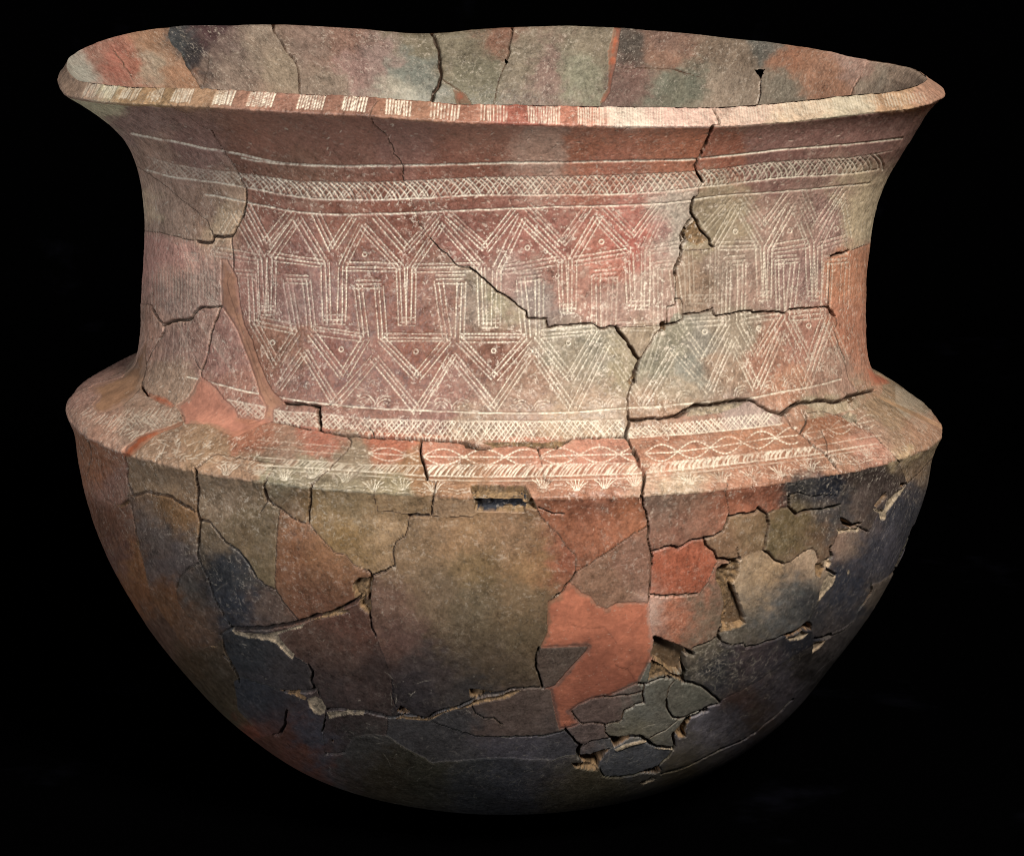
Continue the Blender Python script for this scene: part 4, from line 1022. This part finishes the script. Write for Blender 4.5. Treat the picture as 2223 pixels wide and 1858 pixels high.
def plaster_material():
    m = NT('tinted_plaster'); pos = m.n('ShaderNodeNewGeometry').outputs['Position']
    col = m.n('ShaderNodeAttribute', attribute_name='Col').outputs['Color']
    wrap = m.n('ShaderNodeAttribute', attribute_name='wrap').outputs['Vector']
    n1 = m.noise(pos, 30, 5, .6); n2 = m.noise(pos, 380, 4, .65); st = m.noise(m.scale(wrap, (150, 420, 1)), 1.0, 5, .65)
    v = m.math('ADD', m.math('MULTIPLY', m.math('SUBTRACT', n1, .5), 1.1), m.math('MULTIPLY', m.math('SUBTRACT', n2, .5), .9)); v = m.math('ADD', m.math('ADD', v, m.math('MULTIPLY', m.math('SUBTRACT', st, .5), .3)), 1.0)
    comb = m.n('ShaderNodeCombineColor')
    for i in range(3): m.t.links.new(v, comb.inputs[i])
    c = m.mix(1.0, col, comb.outputs[0], 'MULTIPLY')
    c = m.mix(m.ramp(m.noise(pos, 480, 3, .6), .62, .74, 0, .28), c, (.55, .42, .33, 1))
    c = m.mix(m.ramp(m.noise(pos, 26, 7, .68), .46, .68, 0, .62), c, m.mix(1.0, c, (.52, .55, .58, 1), 'MULTIPLY'))
    c = m.mix(m.ramp(m.noise(m.scale(wrap, (220, 500, 1)), 1.0, 3, .6), .66, .74, 0, .5), c, (.60, .46, .36, 1))
    c = m.mix(m.ramp(m.noise(pos, 700, 2, .5), .32, .22, 0, .5), c, (.05, .03, .02, 1))
    m.set(m.b.inputs['Base Color'], c); m.b.inputs['Roughness'].default_value = .78; m.b.inputs['Specular IOR Level'].default_value = .25
    bp = m.n('ShaderNodeBump'); bp.inputs['Strength'].default_value = .3; bp.inputs['Distance'].default_value = .0005; m.t.links.new(m.math('ADD', n2, st), bp.inputs['Height'])
    m.t.links.new(bp.outputs[0], m.b.inputs['Normal'])
    return m.m
def cloth_material():
    m = NT('black_velvet'); pos = m.n('ShaderNodeNewGeometry').outputs['Position']
    c = m.mix(m.ramp(m.noise(pos, 9, 6, .6), .58, .78), (.0006, .0006, .0007, 1), (.0035, .0035, .0055, 1))
    m.set(m.b.inputs['Base Color'], c); m.b.inputs['Roughness'].default_value = 1.0; m.b.inputs['Specular IOR Level'].default_value = 0.0
    return m.m
M_CLAY, M_PLASTER, M_CLOTH = clay_material(), plaster_material(), cloth_material()

# ------------------------------------------------------------------ the black cloth it stands on
def build_cloth():
    xs = np.linspace(-3.2, 3.2, 90); prof_c = [(-2.2, 0), (-1, 0), (0, 0), (.6, 0), (1.0, .01), (1.3, .06), (1.5, .2), (1.62, .45), (1.68, .9), (1.7, 1.5), (1.72, 2.4), (1.74, 3.2)]
    pc = np.array(prof_c); d = np.r_[0, np.cumsum(np.hypot(*np.diff(pc, axis=0).T))]; t = np.linspace(0, d[-1], 90)
    yy, zz = np.interp(t, d, pc[:, 0]), np.interp(t, d, pc[:, 1])
    X_, Y_ = np.meshgrid(xs, yy); _, Z_ = np.meshgrid(xs, zz)
    n = .018*fbm2(X_.ravel()*2.4+Y_.ravel(), t.repeat(90)*1.6, 77, 3).reshape(X_.shape)*np.clip(np.hypot(X_, Y_)-.35, 0, 1)
    far = sstep(.9, 1.6, Y_); V = np.stack([X_, Y_-n*far, Z_+n*(1-far)*.5-.0008], -1).reshape(-1, 3)
    q = np.arange(90*90).reshape(90, 90); F = np.stack([q[:-1, :-1], q[:-1, 1:], q[1:, 1:], q[1:, :-1]], -1).reshape(-1, 4)
    me = bpy.data.meshes.new('backdrop_cloth'); me.from_pydata(V.tolist(), [], F.tolist()); me.shade_smooth(); me.materials.append(M_CLOTH)
    o = bpy.data.objects.new('backdrop_cloth', me); COL.objects.link(o)
    o['label'] = 'black cloth under and behind the clay pot'; o['category'] = 'backdrop'; o['kind'] = 'structure'
build_cloth()

# ------------------------------------------------------------------ meshes
def make_mesh(name, V, F, Nn, col, mask, wrap, mat, parent):
    me = bpy.data.meshes.new(name)
    me.vertices.add(len(V)); me.vertices.foreach_set('co', np.ascontiguousarray(V, np.float32).ravel())
    me.loops.add(F.size); me.loops.foreach_set('vertex_index', np.ascontiguousarray(F, np.int32).ravel())
    me.polygons.add(len(F)); me.polygons.foreach_set('loop_start', np.arange(0, F.size, 4, dtype=np.int32))
    me.update(calc_edges=True)
    me.polygons.foreach_set('use_smooth', np.ones(len(F), bool))
    a = me.attributes.new('Col', 'FLOAT_COLOR', 'POINT'); a.data.foreach_set('color', np.c_[col, np.ones(len(V))].astype(np.float32).ravel())
    a = me.attributes.new('Mask', 'FLOAT_COLOR', 'POINT'); a.data.foreach_set('color', np.c_[mask, np.ones(len(V))].astype(np.float32).ravel())
    a = me.attributes.new('wrap', 'FLOAT_VECTOR', 'POINT'); a.data.foreach_set('vector', np.ascontiguousarray(wrap, np.float32).ravel())
    me.materials.append(mat)
    if Nn is not None: me.normals_split_custom_set_from_vertices(Nn.astype(np.float32))
    o = bpy.data.objects.new(name, me); COL.objects.link(o)
    if parent is not None: o.parent = parent
    return o
def to_world(P): return (P+np.array([0, 0, ZB]))*U

vessel = bpy.data.objects.new('clay_pot', None); COL.objects.link(vessel)
vessel['label'] = 'large mended round-bottomed clay pot with flared rim and incised neck'; vessel['category'] = 'pot'

# back of the vessel: one plain mesh for each part, the sherds of the front hang below it
def back_mesh(name, rsel, holes):
    th = np.linspace(TH[-1], TH[0]+2*math.pi, 170); T, R = np.meshgrid(th, PR[rsel]); _, Z = np.meshgrid(th, PZ[rsel])
    P = surf(T.ravel(), R.ravel(), Z.ravel()); n = len(P)
    q = np.arange(n).reshape(R.shape); F = np.stack([q[:-1, :-1], q[:-1, 1:], q[1:, 1:], q[1:, :-1]], -1).reshape(-1, 4)
    if holes is not None and len(holes):
        cc = P[F].mean(1); keep = np.ones(len(F), bool)
        for h in holes:
            keep &= ~((np.hypot(cc[:, 0]-h[0]*1.04, cc[:, 2]-h[2]) < 24) & (cc[:, 1] > 0))
        F = F[keep]
    f = .5+.5*fbm2(T.ravel()*3, Z.ravel()/120, 61, 3)[:, None]
    red, grey, soot = lin((150, 92, 72)), lin((128, 108, 84)), lin((70, 62, 56))
    up = sstep(-500, 60, Z.ravel())[:, None]
    col = (red*f+grey*(1-f))*up+(soot*f+grey*(1-f))*(1-up)
    wrap = np.stack([T.ravel()*860*U, (Z.ravel()+R.ravel()*.35)*U, np.zeros(n)], 1)
    mask = np.zeros((n, 3)); mask[:, 1] = .35
    return make_mesh(name, to_world(P), F, None, col, mask, wrap, M_CLAY, vessel)
hole_pts = []
if inner.hole.any():
    hp = inner.P.reshape(-1, 3)[inner.hole]; hx = inner.px[inner.hole]
    hole_pts = [hp[hx > 1500].mean(0)] if (hx > 1500).any() else []
step_rows = lambda z0: np.unique(np.r_[np.flatnonzero(ZONE == z0)[::7], np.flatnonzero(ZONE == z0)[-1], min(np.flatnonzero(ZONE == z0)[-1]+1, len(ZONE)-1)])
parts = [back_mesh(nm, step_rows(k), hole_pts if k >= 2 else None) for k, nm in enumerate(('bowl', 'shoulder', 'neck', 'rim'))]

def displaced(G_, back=None):
    d = G_.depth+2.1*np.clip(G_.grv, 0, 1)-G_.off*(1-np.clip(G_.crk, 0, 1))
    am = (.25+.75*np.clip(G_.scuff*1.4, 0, 1))
    d = d-am*(.40*vnoise2(G_.px/6, G_.py/6, 8)+.28*vnoise2(G_.px/3.2, G_.py/3.2, 18))
    if G_ is front:                                  # chipped, uneven edges of the shoulder and of the lip
        zz = np.repeat(PZ, G_.nc); rr_ = np.repeat(PR, G_.nc)
        e = np.exp(-((zz-63)/9)**2)*(rr_ > 925)+.8*np.exp(-((zz-767)/6)**2)*(rr_ > 920)+.6*np.exp(-((zz-796)/5)**2)
        nn = vnoise2(G_.px/16, G_.py/40, 28)+.8*vnoise2(G_.px/6, G_.py/14, 29)
        d = d+e*(1.0+2.2*nn+6*np.clip(vnoise2(G_.px/23, G_.py/50, 30)-.45, 0, 1))
    edge = np.zeros(G_.n, np.float32)
    P = G_.P.reshape(-1, 3)-G_.N.reshape(-1, 3)*d[:, None]
    return P.reshape(G_.P.shape)
def pieces(idg):
    """split ids into connected pieces; specks go to their neighbour; returns id*1000+n style keys that keep the id"""
    for rnd in (0, 1):
        parent = []; ids = []; comp = np.zeros(idg.shape, np.int64); prev = []
        def find(a):
            while parent[a] != a: parent[a] = parent[parent[a]]; a = parent[a]
            return a
        for i in range(idg.shape[0]):
            row = idg[i]; e = np.r_[0, np.flatnonzero(np.diff(row))+1, len(row)]; runs = []; k = 0
            for a, b in zip(e[:-1], e[1:]):
                v = row[a]; cur = -1
                while k < len(prev) and prev[k][1] <= a: k += 1
                m = k
                while m < len(prev) and prev[m][0] < b:
                    if prev[m][3] == v:
                        r = find(prev[m][2])
                        if cur < 0: cur = r
                        elif r != cur: parent[max(r, cur)] = min(r, cur); cur = min(r, cur)
                    m += 1
                if cur < 0: cur = len(parent); parent.append(cur); ids.append(v)
                comp[i, a:b] = cur; runs.append((a, b, cur, v))
            prev = runs
        comp = np.array([find(i) for i in range(len(parent))])[comp]; ids = np.array(ids)
        if rnd: return comp*100000000+ids[comp]
        cnt = np.bincount(comp.ravel(), minlength=len(parent)); bad = (cnt < 700)[comp]; lab = np.where(bad, -1, idg)
        for _ in range(300):
            if not (lab < 0).any(): break
            for ax, sh in ((1, 1), (1, -1), (0, 1), (0, -1)):
                nb = np.roll(lab, sh, axis=ax)
                if ax == 0: nb[0 if sh == 1 else -1] = -1
                else: nb[:, 0 if sh == 1 else -1] = -1
                m = (lab < 0) & (nb >= 0); lab[m] = nb[m]
        idg = lab
def emit(G_, zones, parents, drop=None):
    P = displaced(G_); Nn = Grid.normals(P)*G_.sign
    lab = G_.lab.ravel().astype(np.int64); pl = G_.plaster.astype(np.int64)
    q = np.arange(G_.n).reshape(G_.nr, G_.nc)
    F = np.stack([q[:-1, :-1], q[:-1, 1:], q[1:, 1:], q[1:, :-1]], -1).reshape(-1, 4)
    if drop is not None: F = F[~drop[F].all(1)]
    fz = zones[F[:, 0]//G_.nc].astype(np.int64)
    base = np.where(pl[F[:, 0]] > 0, 1000000+pl[F[:, 0]], lab[F[:, 0]]); isf = pl[F[:, 0]] > 0
    if drop is None: key = pieces((base*10+fz).reshape(G_.nr-1, G_.nc-1)).ravel()
    else: key = base*10+fz
    order = np.argsort(key, kind='stable'); ks = key[order]; cuts = np.flatnonzero(np.diff(ks))+1
    Pw = to_world(P.reshape(-1, 3)); Nf = Nn.reshape(-1, 3)
    mask = np.stack([G_.pig, G_.scuff, np.clip(G_.core+G_.crk*.7, 0, 1)], 1)
    for ids in np.split(order, cuts):
        k = key[ids[0]] % 100000000; f = F[ids]; used, fi = np.unique(f, return_inverse=True); fi = fi.reshape(f.shape)
        isp = k//10 > 1000000
        o = make_mesh('plaster_fill' if isp else 'sherd', Pw[used], fi, Nf[used], G_.col[used], mask[used], G_.wrap[used], M_PLASTER if isp else M_CLAY, parents[int(k % 10)])
        if isp: o['label'] = 'smooth terracotta plaster fill'
emit(front, ZONE, parts)
# inside wall: lower, unseen part as the part mesh, sherds above it
izone = np.where(np.arange(inner.nr) < np.searchsorted(ir, 258), 0, 1)
def inner_part():
    r0 = np.searchsorted(ir, 258); P = inner.P[r0:]; n = P.shape[0]*P.shape[1]; q = np.arange(n).reshape(P.shape[:2])[:, ::3]
    F = np.stack([q[:-1, :-1], q[:-1, 1:], q[1:, 1:], q[1:, :-1]], -1).reshape(-1, 4)
    col = np.tile(lin((110, 90, 70)), (n, 1)); mask = np.zeros((n, 3)); mask[:, 1] = .3
    used, fi = np.unique(F, return_inverse=True)
    return make_mesh('inside_wall', to_world(P.reshape(-1, 3))[used], fi.reshape(F.shape), None, col[used], mask[used], inner.wrap[r0*inner.nc:][used], M_CLAY, vessel)
ipart = inner_part()
def sub_grid(G_, r1):
    n = r1*G_.nc
    for a in ('depth', 'crk', 'pig', 'grv', 'core', 'plaster', 'px', 'py', 'col', 'off', 'scuff', 'wrap', 'hole'): setattr(G_, a, getattr(G_, a)[:n])
    G_.P, G_.N, G_.lab, G_.nr, G_.n = G_.P[:r1], G_.N[:r1], G_.lab[:r1], r1, n
sub_grid(inner, int(np.searchsorted(ir, 258))+1)
inner.px = np.where(inner.px < -500, 0, inner.px)
emit(inner, np.zeros(inner.nr, int), [ipart], inner.hole)
print('sherds', len([o for o in bpy.data.objects if o.name.startswith('sherd')]), 'tris', sum(len(o.data.polygons)*2 for o in bpy.data.objects if o.type == 'MESH'))
